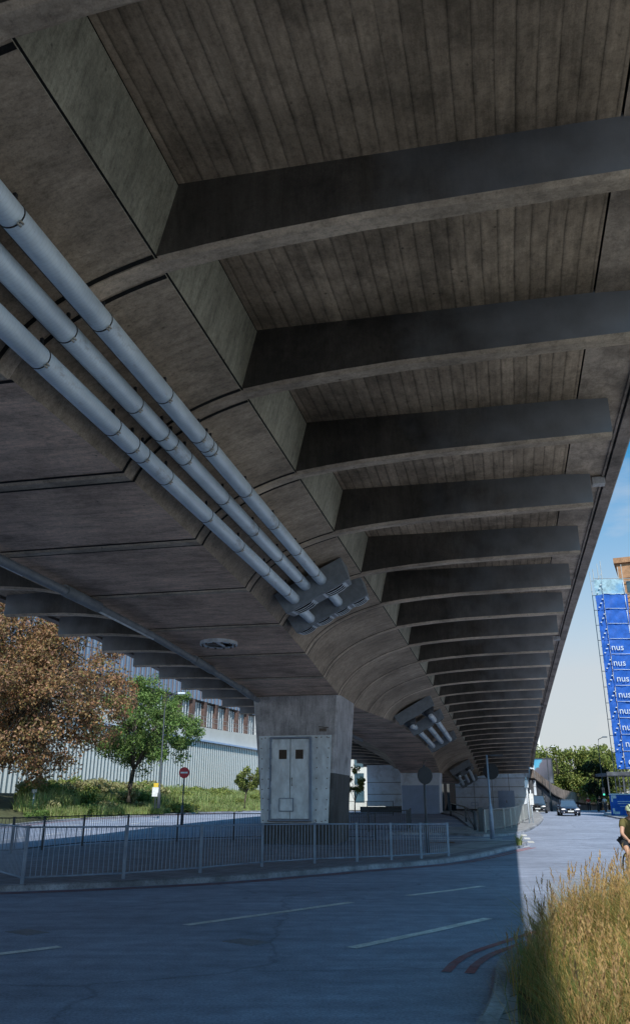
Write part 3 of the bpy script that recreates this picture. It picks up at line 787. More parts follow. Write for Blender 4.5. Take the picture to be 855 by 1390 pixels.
bm = bmesh.new(); box(bm, 1.6, 3.5, -.08, .02, .05, 2.5, 0); frame(bm, 1.5, 3.6, -.02, 2.6, -.12, -.005, .09)
dr = mk('door', bm, M['pierblue'], ab)
bm = bmesh.new(); box(bm, 2.5, 2.6, -.12, -.085, 1.1, 1.4); mk('handle', bm, M['steel'], dr)
bm = bmesh.new(); frame(bm, -2.1, -1.2, .7, 1.2, -.05, -.006, .07); mk('vent', bm, M['pierblue'], ab)

# off ramp wall curving away to the right
def poly_wall(name, label, cat, pts, mt, th=.5, extra=None):
    """pts: (x, y, z0, z1)"""
    root = empty(name, (pts[0][0], pts[0][1], pts[0][2])); tag(root, label, cat)
    def seg(nm, pts, mt, th, off=0):
        bm = bmesh.new(); base = offs([(p[0], p[1]) for p in pts], off); bk = offs([(p[0], p[1]) for p in pts], off + th)
        rows = []
        for (x, y), (x2, y2), p in zip(base, bk, pts):
            o = root.location
            rows.append([bm.verts.new(q) for q in ((x - o.x, y - o.y, p[2] - o.z), (x - o.x, y - o.y, p[3] - o.z), (x2 - o.x, y2 - o.y, p[3] - o.z), (x2 - o.x, y2 - o.y, p[2] - o.z))])
        for a, b in zip(rows, rows[1:]):
            for j in range(4): bm.faces.new((a[j], a[(j + 1) % 4], b[(j + 1) % 4], b[j]))
        bm.faces.new(rows[0]); bm.faces.new(list(reversed(rows[-1])))
        bmesh.ops.recalc_face_normals(bm, faces=bm.faces)
        return mk(nm, bm, mt, root)
    return root, seg
RP = [(28.9, 116, 5.0, 6.1), (31.8, 122, 4.1, 5.2), (35.6, 132, 3.15, 4.5), (40, 142, 2.4, 3.9), (46, 152, 1.9, 3.4), (54, 165, 1.6, 3.0), (64, 178, 1.3, 2.7), (80, 190, 1.2, 2.5)]
M['rampface'] = concrete('ramp wall concrete', (.13, .14, .165), streak=(1, 1, .3), dirtamt=.5)
rw, seg = poly_wall('ramp_wall', 'grey retaining wall of the ramp curving away behind the two cars', 'retaining wall', RP, M['pier'])
seg('parapet', RP, M['edge'], .4)
seg('retaining_wall', [(p[0] + .25, p[1], .6, p[2] - .002) for p in RP], M['rampface'], .4, .5)
seg('ledge', [(p[0], p[1], p[2] - .18, p[2] - .004) for p in RP], M['groove'], .5, -.06)

# billboard
bb = empty('billboard', (37.9, 146, 3.0), R(-14)); tag(bb, 'billboard showing blue sky over dark hills above the ramp wall', 'billboard')
bm = bmesh.new(); frame(bm, -1.75, 1.75, 1.9, 5.95, -.2, .2, .16); box(bm, -1.7, 1.7, .0, .2, 1.95, 5.9); mk('frame', bm, M['darkgrey'], bb)
def mat_screen():
    s = NT('billboard picture'); v = s.map()
    sx = s.n('SeparateXYZ'); s.l(v, sx.inputs[0])
    n = s.noise(v, 1.3, 6, .7)
    a = s.n('Math', operation='MULTIPLY_ADD'); s.l(n, a.inputs[0]); a.inputs[1].default_value = 2.6; s.l(sx.outputs['Z'], a.inputs[2])
    b = s.n('Math', operation='MULTIPLY_ADD'); s.l(sx.outputs['X'], b.inputs[0]); b.inputs[1].default_value = -.9; s.l(a.outputs[0], b.inputs[2])
    c = s.ramp(s_div(s, b.outputs[0], 8.0), [(.1, (.30, .33, .38)), (.42, (.07, .075, .10)), (.80, (.16, .15, .19)), (.84, (.12, .45, .66)), (1, (.08, .34, .58))])
    s.base(c); s.rough(.3, .5)
    return s.m
def s_div(s, a, d):
    m = s.n('Math', operation='DIVIDE'); s.l(a, m.inputs[0]); m.inputs[1].default_value = d; return m.outputs[0]
bm = bmesh.new(); box(bm, -1.58, 1.58, -.15, -.02, 2.07, 5.78); mk('picture_panel', bm, mat_screen(), bb)
for x in (-1.1, 1.1):
    bm = bmesh.new(); box(bm, x - .12, x + .12, .05, .25, -2.2, 1.9); mk('leg', bm, M['darkgrey'], bb)

# ------------------------------------------------------------------ vegetation
def leaf_mesh(bm_or_lists, centers, n, size, spread, up=.35, elong=1.5):
    V, F = bm_or_lists
    for _ in range(n):
        c, r_ = random.choice(centers)
        d = Vector((random.gauss(0, 1), random.gauss(0, 1), random.gauss(0, .8)))
        d = d.normalized() * (random.random() ** .5) * r_
        p = c + d
        nrm = Vector((random.gauss(0, 1), random.gauss(0, 1), random.gauss(up, .8))).normalized()
        a = nrm.orthogonal().normalized(); a = Matrix.Rotation(random.random() * 6.28, 3, nrm) @ a
        b = nrm.cross(a)
        s_ = size * random.uniform(.6, 1.3)
        a = a * s_ * elong * .5; b = b * s_ * .5
        k = len(V)
        V += [p - a, p + b * .8 + nrm * s_ * .1, p + a, p - b * .8 + nrm * s_ * .1]; F.append((k, k + 1, k + 2, k + 3))

def tree(name, label, base, trunk_h, c, rad, nclump, nleaf, lsize, mleaf, mbark, trunk_r=.25, clr=.28, group=None, cat='tree', seed=1, skirt=0):
    random.seed(seed)
    root = empty(name, base); tag(root, label, cat, group)
    B = Vector(base); C_ = Vector(c) - B; Rd = Vector(rad)
    bm = bmesh.new()
    fork = Vector((C_.x * .25, C_.y * .25, trunk_h))
    tube(bm, [(0, 0, -.3), (C_.x * .05, 0, trunk_h * .4), fork], [trunk_r * 1.25, trunk_r, trunk_r * .85], 9)
    cl = []
    limbs = []
    for i in range(9):
        a = 2 * math.pi * i / 9 + random.uniform(-.3, .3); el = random.uniform(.1, 1.2)
        d = Vector((math.cos(a) * math.cos(el) * Rd.x, math.sin(a) * math.cos(el) * Rd.y, math.sin(el) * Rd.z)) * .7
        e_ = C_ + d; mid = fork.lerp(e_, .5) + Vector((0, 0, -.06 * Rd.z)) + Vector((random.uniform(-.3, .3),) * 3)
        tube(bm, [fork, mid, e_], [trunk_r * .5, trunk_r * .3, trunk_r * .1], 6); limbs.append((mid, e_))
    for i in range(nclump):
        while True:
            q = Vector((random.uniform(-1, 1), random.uniform(-1, 1), random.uniform(-1, 1)))
            if .35 < q.length < 1: break
        q = q * (1 + .18 * noise.noise(q * 2.3 + Vector((seed, 0, 0))))
        p = C_ + Vector((q.x * Rd.x, q.y * Rd.y, q.z * Rd.z))
        if q.z < -.3: p.z = C_.z + (q.z * (.75 if not skirt else 1)) * Rd.z
        cl.append((p, random.uniform(.6, 1.25) * clr * min(Rd.x, Rd.z)))
        m = min(limbs, key=lambda L: min((L[0] - p).length, (L[1] - p).length))
        s_ = m[0].lerp(m[1], random.random())
        tube(bm, [s_, s_.lerp(p, .55) + Vector((0, 0, -.1)), p], [trunk_r * .16, trunk_r * .09, .012], 5, 0, False)
    mk('trunk', bm, mbark, root)
    V, F = [], []
    leaf_mesh((V, F), cl, nleaf, lsize, 1)
    me = bpy.data.meshes.new('crown'); me.from_pydata(V, [], F); link('crown', me, mleaf, root)
    return root
bark = concrete('bark', (.10, .085, .07), streak=(2, 2, .3), rough=.9)
lf_copper = foliage('copper leaves', [(.16, .075, .05), (.30, .15, .07), (.39, .235, .11), (.20, .18, .06), (.44, .23, .16), (.09, .08, .03)])
lf_green = foliage('bright green leaves', [(.08, .15, .04), (.15, .24, .06), (.21, .30, .09), (.05, .10, .03)])
lf_mid = foliage('summer green leaves', [(.12, .17, .04), (.21, .26, .06), (.32, .34, .1), (.07, .11, .03)])
lf_dark = foliage('dark green leaves', [(.018, .035, .012), (.03, .05, .018), (.045, .06, .02)])
tree('copper_tree', 'large copper brown tree filling the left edge before the striped wall', (-27.5, 72, 1.0), 4.5, (-26.6, 72, 11.2), (10.2, 7.5, 8.2), 330, 90000, .19, lf_copper, bark, .42, .17, seed=5, skirt=1)
tree('street_tree', 'bright green broad tree with a short grey trunk before the striped wall', (-17.9, 85, 2.2), 2.6, (-16.9, 85, 8.6), (5.3, 4.6, 4.9), 150, 32000, .16, lf_green, bark, .24, .18, seed=11)
tree('small_tree', 'small green tree at the left edge of the near pier', (-7.3, 92, 1.6), 1.2, (-6.8, 92, 4.3), (1.5, 1.5, 1.4), 18, 2200, .2, lf_mid, bark, .09, .35, seed=13)
i = 0
for (x, y, h, r_, lb) in ((38.0, 150, 9.9, 4.2, 'green tree immediately right of the billboard'), (43.5, 152, 11.6, 5.0, 'tallest broad green tree in the row behind the ramp wall'), (48.5, 150, 10.6, 4.4, 'green tree at the right end of the row, beside the blue tower'),
                         (41, 164, 11.4, 5.0, 'green tree half hidden behind the row, between billboard and tallest tree'), (52.5, 158, 10.8, 4.6, 'green tree behind the blue tower base')):
    i += 1
    tree('street_tree', lb, (x, y, .8), h * .3, (x, y, h * .56), (r_, r_, h * .46), 70, 8500, .34, lf_mid, bark, .25, .26, group='green trees behind the ramp wall', seed=20 + i)
tree('evergreen_tree', 'dark evergreen tree beside the pedestrians and blue hoarding', (38.6, 121, .8), 1.8, (38.6, 121, 4.6), (1.9, 1.9, 2.6), 26, 3800, .22, lf_dark, bark, .14, .35, seed=31)
tree('small_tree', 'small pale green tree seen right of the near pier', (4.4, 98, .8), 1.2, (4.5, 98, 4.1), (1.3, 1.3, 1.8), 14, 1100, .2, lf_mid, bark, .07, .35, seed=33)

# sloping bank with planting between the far road and the striped wall
WA, WB = Vector((-34.4, 97)), Vector((-11.7, 170)); WD = (WB - WA).normalized()
bk = smoothline([(-26, 20), (-23, 40), (-21.3, 51), (-20.8, 59), (-19.8, 70.9), (-16.5, 80.4), (-12.8, 92.3), (-8, 116.5), (-2, 140)], 4)
def bank(u, v):
    n = len(bk) - 1; i = min(int(u * n), n - 1); t = u * n - i
    a = Vector(bk[i]).lerp(Vector(bk[i + 1]), t)
    b = (WA - WD * 75).lerp(WB + WD * 30, u)
    p = a.lerp(b, v); z = g(a.y) + .1
    zt = 2.75 if v > 0 else z
    s_ = min(v * 1.5, 1); s_ = s_ * s_ * (3 - 2 * s_)
    return Vector((p.x, p.y, z + (zt - z) * s_))
bm = bmesh.new(); NU, NV = 40, 10
Vv = [[bm.verts.new(bank(i / NU, j / NV)) for j in range(NV + 1)] for i in range(NU + 1)]
for i in range(NU):
    for j in range(NV): bm.faces.new((Vv[i][j], Vv[i + 1][j], Vv[i + 1][j + 1], Vv[i][j + 1]))
bmesh.ops.recalc_face_normals(bm, faces=bm.faces)
soil = concrete('soil and low growth', (.085, .09, .045), dirtamt=.4, fine=9)
o = mk('bank', bm, soil); o['kind'] = 'structure'
kerb('kerb', list(reversed(bk)), M['kerb'], -1)
gr_a = foliage('verge grass', [(.18, .28, .07), (.28, .37, .12), (.36, .41, .17), (.42, .39, .2)])
gr_b = foliage('pale shrub', [(.30, .31, .13), (.42, .37, .2), (.24, .26, .1)])
def blades(V, F, x, y, z, h, wd, lean, ang, seg=3, curl=1.0):
    dx, dy = math.cos(ang), math.sin(ang)
    px, py = -dy * wd / 2, dx * wd / 2
    k = len(V)
    for i in range(seg + 1):
        t = i / seg
        r_ = lean * t ** 1.7; zz = h * (t - .22 * curl * t ** 3 * min(1, lean / h * 1.6))
        wf = 1 - .85 * t
        cx_, cy_ = x + dx * r_, y + dy * r_
        V.append((cx_ - px * wf, cy_ - py * wf, z + zz)); V.append((cx_ + px * wf, cy_ + py * wf, z + zz))
        if i: F.append((k + 2 * i - 2, k + 2 * i - 1, k + 2 * i + 1, k + 2 * i))
def clump_mesh(kind, seed):
    random.seed(seed); V, F = [], []
    if kind == 'grass':
        for _ in range(420):
            a = random.random() * 6.28; r_ = random.random() ** .5 * .9
            blades(V, F, r_ * math.cos(a), r_ * math.sin(a), -.05, random.uniform(.7, 1.4), .05, random.uniform(.1, .6), random.random() * 6.28, 2)
    else:
        cl = [(Vector((random.uniform(-.7, .7), random.uniform(-.7, .7), random.uniform(.3, 1.0))), random.uniform(.3, .55)) for _ in range(9)]
        leaf_mesh((V, F), cl, 900, .15, 1)
    me = bpy.data.meshes.new('foliage'); me.from_pydata(V, [], F); return me
kinds = [('tufted_plant', 'pale green tufted plant on the bank below the striped wall', clump_mesh('grass', 1), gr_a),
         ('shrub', 'rounded mid green shrub on the bank below the striped wall', clump_mesh('s', 2), lf_green),
         ('shrub', 'straw coloured shrub on the bank below the striped wall', clump_mesh('s', 3), gr_b),
         ('shrub', 'dark green shrub on the bank below the striped wall', clump_mesh('s', 4), lf_mid)]
for k_ in kinds: k_[2].materials.append(k_[3])
random.seed(77)
nsh = 0
for row in range(8):
    for q in range(30):
        u = .44 + q * .0165 + random.uniform(-.006, .006); v = .06 + row * .085 + random.uniform(-.03, .03)
        p = bank(u, v)
        ix = 427 + 1202 * p.x / p.y
        if ix < -25 or ix > 350: continue
        if ix > 215: kd = kinds[0] if random.random() < .85 else kinds[3]
        elif row > 3: kd = random.choice([kinds[1], kinds[3], kinds[3], kinds[2]])
        else: kd = random.choice([kinds[0], kinds[1], kinds[2], kinds[0]])
        o = bpy.data.objects.new(kd[0], kd[2]); COL.objects.link(o); o.location = p
        s_ = random.uniform(.8, 1.35) * (1.0 if row > 1 else .65); o.scale = (s_ * 1.25, s_ * 1.25, s_ * (.95 if ix > 215 else 1.1)); o.rotation_euler = (0, 0, random.random() * 6.28)
        tag(o, kd[1], 'shrub' if kd[0] == 'shrub' else 'plant', 'planting on the bank below the striped wall'); nsh += 1
print('shrubs', nsh)

# striped wall, podium and building behind
wall_rz = math.atan2(WD.y, WD.x)
S0, S1 = -38, 92
A0 = WA + WD * 0
sw = empty('striped_wall', (A0.x, A0.y, 2.5), wall_rz); tag(sw, 'tall wall of white vertical fins behind the left trees', 'wall')
finw = paint('white fin paint', (.80, .81, .81), .5, .3, 0, .1, 1.5); fing = paint('blue grey recess', (.15, .20, .235), .6, .3, 0, .25, 2)
bm = bmesh.new(); P_ = .88
n = int((S1 - S0) / P_); ztop = 11.6 - 2.5
prev = None
for i in range(n):
    x = S0 + i * P_
    prof = [(x, 0.0), (x, -.09), (x + .50, -.09), (x + .50, 0.0), (x + P_, 0.0)]
    vs = [(bm.verts.new((a, b, -1.5)), bm.verts.new((a, b, ztop))) for a, b in prof] if prev is None else [prev] + [(bm.verts.new((a, b, -1.5)), bm.verts.new((a, b, ztop))) for a, b in prof[1:]]
    for j in range(4):
        f = bm.faces.new((vs[j][0], vs[j + 1][0], vs[j + 1][1], vs[j][1])); f.material_index = 0 if j == 1 else 1
    prev = vs[-1]
mk('fins', bm, [finw, fing], sw)
bm = bmesh.new(); box(bm, S0, S1, -.5, .9, ztop + .02, ztop + .3); mk('coping', bm, M['pierblue'], sw)
pd = empty('podium', (A0.x, A0.y, 11.9), wall_rz); tag(pd, 'pale smooth podium band above the striped wall', 'podium')
pw = paint('pale podium render', (.60, .58, .55), .7, .3, 0, .1, .6)
bm = bmesh.new(); N = 20
rows = []
for i in range(N + 1):
    x = S0 + (S1 - S0) * i / N; top = 2.7 + .5 * math.sin(i * .35)
    rows.append([bm.verts.new(q) for q in ((x, .6, .0), (x, .5, top), (x, 12, top), (x, 12, 0))])
for a, b in zip(rows, rows[1:]):
    for j in range(3): bm.faces.new((a[j], b[j], b[j + 1], a[j + 1]))
bmesh.ops.recalc_face_normals(bm, faces=bm.faces)
mk('band', bm, pw, pd)
bm = bmesh.new()
for i in range(60):
    x = S0 + i * 2.1
    tube(bm, [(x, 1.2, 2.6), (x, 1.2, 4.1)], .03, 4, 0, False)
for z in (3.4, 4.1): tube(bm, [(S0, 1.2, z), (S1, 1.2, z)], .03, 4)
mk('railing', bm, M['raillit'], pd)
ob = empty('office_building', (A0.x, A0.y, 14.5), wall_rz); tag(ob, 'office block with blue grey vertical panels and brown columns above the podium', 'building')
brown = concrete('brown brick', (.15, .095, .085), fine=12, dirtamt=.2); glass = paint('window glass', (.06, .11, .14), .12, .8, 0, .5, .4)
bm = bmesh.new(); box(bm, S0, S1, 6.4, 30, -2, 5.2); mk('wall', bm, M['darkgrey'], ob)
for i in range(24):
    x = S0 + 2 + i * 5.3
    bm = bmesh.new(); box(bm, x - .55, x + .55, 5.6, 6.5, 0, 5.2); mk('column', bm, brown, ob)
    bm = bmesh.new(); box(bm, x + .9, x + 4.4, 6.25, 6.39, .9, 4.9)
    wdw = mk('window', bm, glass, ob)
    bm = bmesh.new()
    for q in (1.0, 2.1, 3.2, 4.3): box(bm, x + q - .06, x + q + .06, 6.15, 6.24, .9, 4.9)
    mk('frame', bm, M['louvre'], wdw)
pan = [paint('panel blue grey', (.10, .15, .24), .4, .5, 0, .15, .5), paint('panel pale blue', (.30, .37, .47), .4, .5, 0, .15, .5), paint('panel brown edge', (.28, .16, .11), .5, .4)]
bm = bmesh.new()
q = 0
x = S0
while x < S1:
    box(bm, x, x + .8, 5.55, 5.8, 5.25, 30, 0); box(bm, x + .8, x + 1.5, 5.7, 5.8, 5.25, 30, 1); box(bm, x + 1.5, x + 1.62, 5.35, 5.8, 5.25, 30, 0); box(bm, x + 1.5, x + 1.62, 5.29, 5.349, 5.25, 30, 2); x += 1.66
mk('panel_facade', bm, pan, ob)
bm = bmesh.new(); box(bm, S0, S1, 5.9, 30, 5.22, 30); mk('core', bm, M['darkgrey'], ob)

# pale building glimpsed right of the near pier
db = empty('low_building', (1.2, 138, .8)); tag(db, 'pale low building with square windows glimpsed right of the near pier', 'building')
bm = bmesh.new(); box(bm, -9, 10.2, 0, 14, -.2, 13); mk('wall', bm, pw, db)
for ix in range(7):
    for iz in range(3):
        bm = bmesh.new(); box(bm, -7.5 + ix * 2.5, -6.0 + ix * 2.5, -.05, .01, 1.2 + iz * 2.6, 2.9 + iz * 2.6); mk('window', bm, glass, db)
# pale tower far behind
pt = empty('tower_block', (113.5, 400, 0)); tag(pt, 'pale distant tower block at the flyover edge, behind the trees', 'tower block')
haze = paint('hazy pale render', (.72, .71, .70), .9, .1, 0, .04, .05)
bm = bmesh.new(); box(bm, -22, -9.5, 0, 20, 0, 33.5); box(bm, -19, -12.5, 4, 14, 33.5, 36); mk('wall', bm, haze, pt)
for iz in range(10):
    bm = bmesh.new(); box(bm, -21, -10.3, -.06, .01, 3.2 + iz * 3.1, 3.5 + iz * 3.1); mk('window_band', bm, paint('hazy band', (.62, .62, .63), .8, .2), pt) if iz == 0 else mk('window_band', bm, bpy.data.materials['hazy band'], pt)

# ------------------------------------------------------------------ scaffold tower in blue sheeting
blue = paint('blue debris sheeting', (.02, .12, .52), .55, .3, 0, .35, 2.2)
blue2 = paint('pale top sheeting', (.35, .52, .62), .5, .3, 0, .5, 1.4, (.05, .25, .55))
whitep = paint('sheet white print', (.62, .70, .80), .6, .3)
st = empty('scaffold_tower', (34.65, 100, .8)); tag(st, 'tall scaffold tower wrapped in blue sheets printed with white letters', 'scaffold')
def text_obj(txt, size, mt, parent, loc, rot, name='lettering', ext=.004):
    cu = bpy.data.curves.new(name, 'FONT'); cu.body = txt; cu.size = size; cu.extrude = ext; cu.resolution_u = 3
    t_ = bpy.data.objects.new('tmp', cu); COL.objects.link(t_)
    dg = bpy.context.evaluated_depsgraph_get(); me = bpy.data.meshes.new_from_object(t_.evaluated_get(dg))
    bpy.data.objects.remove(t_); o = link(name, me, mt, parent); o.location = loc; o.rotation_euler = rot; return o
def wavy(bm, x0, x1, z0, z1, y, amp, mi=0, nx=8, nz=5, sd=0, yx=0):
    V = [[bm.verts.new((x0 + (x1 - x0) * i / nx, y + yx * i / nx + amp * noise.noise(Vector((i * .6 + sd, j * .6, sd * .37))), z0 + (z1 - z0) * j / nz + .06 * noise.noise(Vector((i * .5, sd, j))))) for i in range(nx + 1)] for j in range(nz + 1)]
    for j in range(nz):
        for i in range(nx): bm.faces.new((V[j][i], V[j][i + 1], V[j + 1][i + 1], V[j + 1][i])).material_index = mi
for r_ in range(12):
    z0 = 4.75 + r_ * 1.85
    m_ = blue if r_ < 11 else blue2  # the top row of sheets is paler
    bm = bmesh.new(); wavy(bm, 0.0, .92, z0 - .06, z0 + 1.86, .18, .2, sd=r_); bm2 = None
    wavy(bm, .88, 3.72 + .12 * math.sin(r_ * 2.1), z0 - .04, z0 + 1.87, -.08, .16, sd=r_ + 40)
    box(bm, .92, 3.6, -.2, -.17, z0 + .02, z0 + .07, 1)
    box(bm, 3.45, 3.52, -.2, -.17, z0, z0 + 1.7, 1)
    for t in range(3): box(bm, .15 + .25 * t, .35 + .3 * t, .02, .05, z0 + .15 + .5 * t, z0 + .28 + .5 * t, 1)
    sh = mk('sheet', bm, [m_, whitep], st, True)
    if r_ < 8:
        if r_ == 0: continue
        text_obj('nus', 1.1, whitep, sh, (1.02 + .1 * math.sin(r_ * 1.7), -.24, z0 + .5), (R(90), 0, 0))
bm = bmesh.new(); box(bm, 1.3, 2.1, -.24, -.2, 5.2, 5.3); mk('print', bm, whitep, st)
text_obj('c', 1.2, whitep, st, (1.2, -.24, 5.15), (R(90), 0, 0))
bm = bmesh.new()
for x in (.1, 1.15, 3.7, 6.2):
    for y in (.35, 1.6): tube(bm, [(x, y, 0), (x, y, 28.3 + (x % 1.5))], .05, 5)
for z in range(1, 15):
    for y in (.35, 1.6): tube(bm, [(.05, y, z * 1.87 + 1), (6.4, y, z * 1.87 + 1)], .04, 5)
    tube(bm, [(0, .35, z * 1.87), (1.2, .35, z * 1.87 + 1.8)], .035, 5)
mk('scaffold_frame', bm, M['raillit'], st)
bm = bmesh.new(); box(bm, -2.2, 6, -2.5, 1.5, 3.9, 4.2); box(bm, -2.2, 6, -2.55, -2.5, 3.9, 4.3)
for x in (-2.1, -.4, 1.3, 3): tube(bm, [(x, -2.4, -.1), (x, -2.4, 3.9)], .07, 6)
mk('canopy', bm, M['rampface'], st)
br = empty('brick_tower', (38.5, 102.2, .8), R(-23)); tag(br, 'tall orange brown tower behind the blue scaffold sheets', 'building')
orange = concrete('orange cladding', (.50, .27, .15), dark=.8, dirtamt=.1)
bm = bmesh.new(); box(bm, 0, 22, 0, 24, 0, 29.6); mk('wall', bm, orange, br)
for iz in range(9):
    bm = bmesh.new()
    box(bm, -.04, .01, 1, 23, 2.8 + iz * 3.1, 2.88 + iz * 3.1); box(bm, 0, 22, -.04, .01, 2.8 + iz * 3.1, 2.88 + iz * 3.1); mk('floor_joint', bm, brown, br)
bm = bmesh.new(); box(bm, -.3, 22.3, -.3, 24.3, 29.62, 30.3); mk('cornice', bm, orange, br)
for iz in range(9):
    for ix in range(3):
        bm = bmesh.new(); box(bm, .9 + ix * 2.6, 2.2 + ix * 2.6, -.06, .01, 1.0 + iz * 3.1, 2.4 + iz * 3.1); mk('window', bm, glass, br)

# off-frame block that shades the far road
blk = empty('office_block', (31.5, 44, 0)); tag(blk, 'brick office block beside the road, right of the view', 'building')
bm = bmesh.new(); box(bm, 0, 30, 0, 19, 0, 34); mk('wall', bm, brown, blk)
for iz in range(9):
    bm = bmesh.new(); box(bm, -.05, .01, 1, 18, 1.4 + iz * 3.6, 3.2 + iz * 3.6); mk('window_band', bm, glass, blk)

# hoarding
hd = empty('hoarding', (27.0, 81, .12 + g(81)), R(8)); tag(hd, 'blue site hoarding with white corner marks and thin text lines', 'hoarding')
bm = bmesh.new(); box(bm, 0, 9, 0, .08, 0, 1.75); mk('panel', bm, blue, hd)
bm = bmesh.new(); box(bm, 0, 9, -.05, .13, 1.75, 1.86); mk('capping', bm, whitep, hd)
for (a, b, c, d_) in ((.7, 3.2, 1.15, 1.21), (.7, 3.2, .98, 1.03), (.9, 1.6, .72, .76)):
    bm = bmesh.new(); box(bm, a, b, -.01, -.001, c, d_); mk('text_line', bm, whitep, hd)
for (x, z, sx_, sz_) in ((.12, 1.45, .5, .25), (.1, 1.15, .16, .4), (.15, .15, .2, .45), (.3, .1, .5, .22)):
    bm = bmesh.new(); box(bm, x, x + sx_, -.012, -.001, z, z + sz_); mk('corner_mark', bm, whitep, hd)

# ------------------------------------------------------------------ signs and lamps
redp = paint('sign red', (.50, .02, .03), .4, .5); whs = paint('sign white', (.75, .75, .75), .4, .5); yel = paint('sign yellow', (.75, .5, .05), .4, .5)
def disc(bm, c, r_, y0, y1, mi=0, N=28):
    a = [bm.verts.new((c[0] + r_ * math.cos(2 * math.pi * i / N), y0, c[1] + r_ * math.sin(2 * math.pi * i / N))) for i in range(N)]
    b = [bm.verts.new((v.co.x, y1, v.co.z)) for v in a]
    bm.faces.new(a).material_index = mi; bm.faces.new(list(reversed(b))).material_index = mi
    for i in range(N): bm.faces.new((a[(i + 1) % N], a[i], b[i], b[(i + 1) % N])).material_index = mi
def post(root, h, r_=.04, rb=None, hb=.9):
    bm = bmesh.new(); tube(bm, [(0, 0, 0), (0, 0, h)], r_, 10)
    if rb: tube(bm, [(0, 0, 0), (0, 0, hb), (0, 0, hb + .06)], [rb, rb, r_], 12)
    mk('post', bm, M['darkgrey'], root)
ne = empty('no_entry_sign', (-8.95, 60, g(60)), R(0)); tag(ne, 'round red no entry sign with white bar on a dark post', 'road sign')
post(ne, 3.7, .05, .1, 1.3)
bm = bmesh.new(); disc(bm, (0, 3.42), .36, -.08, -.05); fc = mk('sign_face', bm, redp, ne)
bm = bmesh.new(); box(bm, -.24, .24, -.09, -.081, 3.37, 3.47); mk('white_bar', bm, whs, fc)
n2 = empty('round_sign', (3.92, 31.5, .12 + g(31.5)), R(22)); tag(n2, 'round traffic sign seen from behind on a dark post at the island nose', 'road sign')
post(n2, 2.9, .045, .075, 1.0)
bm = bmesh.new(); disc(bm, (0, 2.55), .30, -.07, -.05); disc(bm, (0, 2.55), .285, -.076, -.071); mk('sign_back', bm, M['band'], n2)
bm = bmesh.new(); box(bm, -.16, .16, -.05, -.02, 2.4, 2.43); box(bm, -.16, .16, -.05, -.02, 2.66, 2.69); tube(bm, [(0, 0, 2.9), (0, 0, 3.0), (.0, -.2, 3.05)], .02, 6); mk('bracket', bm, M['steel'], n2)
n3 = empty('round_sign', (8.29, 42.0, .12 + g(42)), R(-15)); tag(n3, 'round sign seen from behind on a thick grey post with a lamp arm', 'road sign')
bm = bmesh.new(); tube(bm, [(0, 0, 0), (0, 0, 1.4), (0, 0, 1.5), (0, 0, 3.75)], [.105, .095, .055, .045], 12); mk('post', bm, M['rail'], n3)
bm = bmesh.new(); disc(bm, (.14, 3.0), .37, .07, .09); mk('sign_back', bm, M['band'], n3)
bm = bmesh.new(); tube(bm, [(0, 0, 3.72), (.35, .05, 3.74)], .03, 6); box(bm, .2, .78, -.08, .12, 3.69, 3.77, 0, None, .015); mk('sign_lamp', bm, M['darkgrey'], n3)
n4 = empty('sign_mast', (15.0, 62.5, .12 + g(62))); tag(n4, 'sunlit pale mast with small signs behind the guard rail end', 'sign mast')
bm = bmesh.new(); tube(bm, [(0, 0, 0), (0, 0, 3.1)], .055, 8); tube(bm, [(.28, .1, 0), (.28, .1, 2.2)], .04, 8); mk('post', bm, M['louvre'], n4)
bm = bmesh.new(); box(bm, .12, .42, -.03, 0, 1.2, 1.95); mk('sign_panel', bm, whs, n4)
bm = bmesh.new(); box(bm, -.14, .14, -.1, .1, 2.35, 2.85, 0, None, .02); mk('signal_box', bm, M['louvre'], n4)
def lamp(x, y, z, h, label, arm=1.2):
    o = empty('street_lamp', (x, y, z)); tag(o, label, 'street lamp', 'street lamps')
    bm = bmesh.new(); tube(bm, [(0, 0, 0), (0, 0, 1.2), (0, 0, 1.3), (0, 0, h * .85), (arm * .15, 0, h * .97), (arm, 0, h)], [.14, .14, .08, .06, .05, .04], 8); mk('column', bm, M['raildark'], o)
    bm = bmesh.new(); box(bm, arm - .1, arm + .55, -.14, .14, h - .06, h + .08, 0, None, .03); mk('lamp_head', bm, M['louvre'], o)
lamp(-13.4, 76, 1.4, 9.6, 'tall thin dark street lamp rising through the bright green tree')
lamp(38.6, 118, .8, 9.5, 'thin dark street lamp in front of the right-hand trees', .8)
lamp(32.5, 122, .8, 8.5, 'thin street lamp just right of the billboard', .8)
yn = empty('notice_board', (-13.9, 77, 1.35), 0); tag(yn, 'small white notice with a yellow top strip beside the lamp column', 'notice')
bm = bmesh.new(); tube(bm, [(0, .06, 0), (0, .06, 2.2)], .05, 8); mk('post', bm, M['darkgrey'], yn)
bm = bmesh.new(); box(bm, -.3, .3, -.03, 0, 1.0, 1.75); mk('panel', bm, whs, yn)
bm = bmesh.new(); box(bm, -.2, .2, -.03, 0, 1.76, 2.1); mk('yellow_strip', bm, yel, yn)
bo = empty('marker_post', (-22.9, 72, .9)); tag(bo, 'slim pale marker post standing in the planting at far left', 'post')
bm = bmesh.new(); tube(bm, [(0, 0, 0), (0, 0, 1.7)], .07, 8); box(bm, -.2, .2, -.06, .06, 1.7, 1.95, 0, None, .03); mk('shaft', bm, M['raillit'], bo)
tl = empty('traffic_light', (36.6, 112, .8)); tag(tl, 'traffic light with a lit green lamp beside the hoarding', 'traffic light')
bm = bmesh.new(); tube(bm, [(0, 0, 0), (0, 0, 2.6)], .06, 8); mk('post', bm, M['darkgrey'], tl)
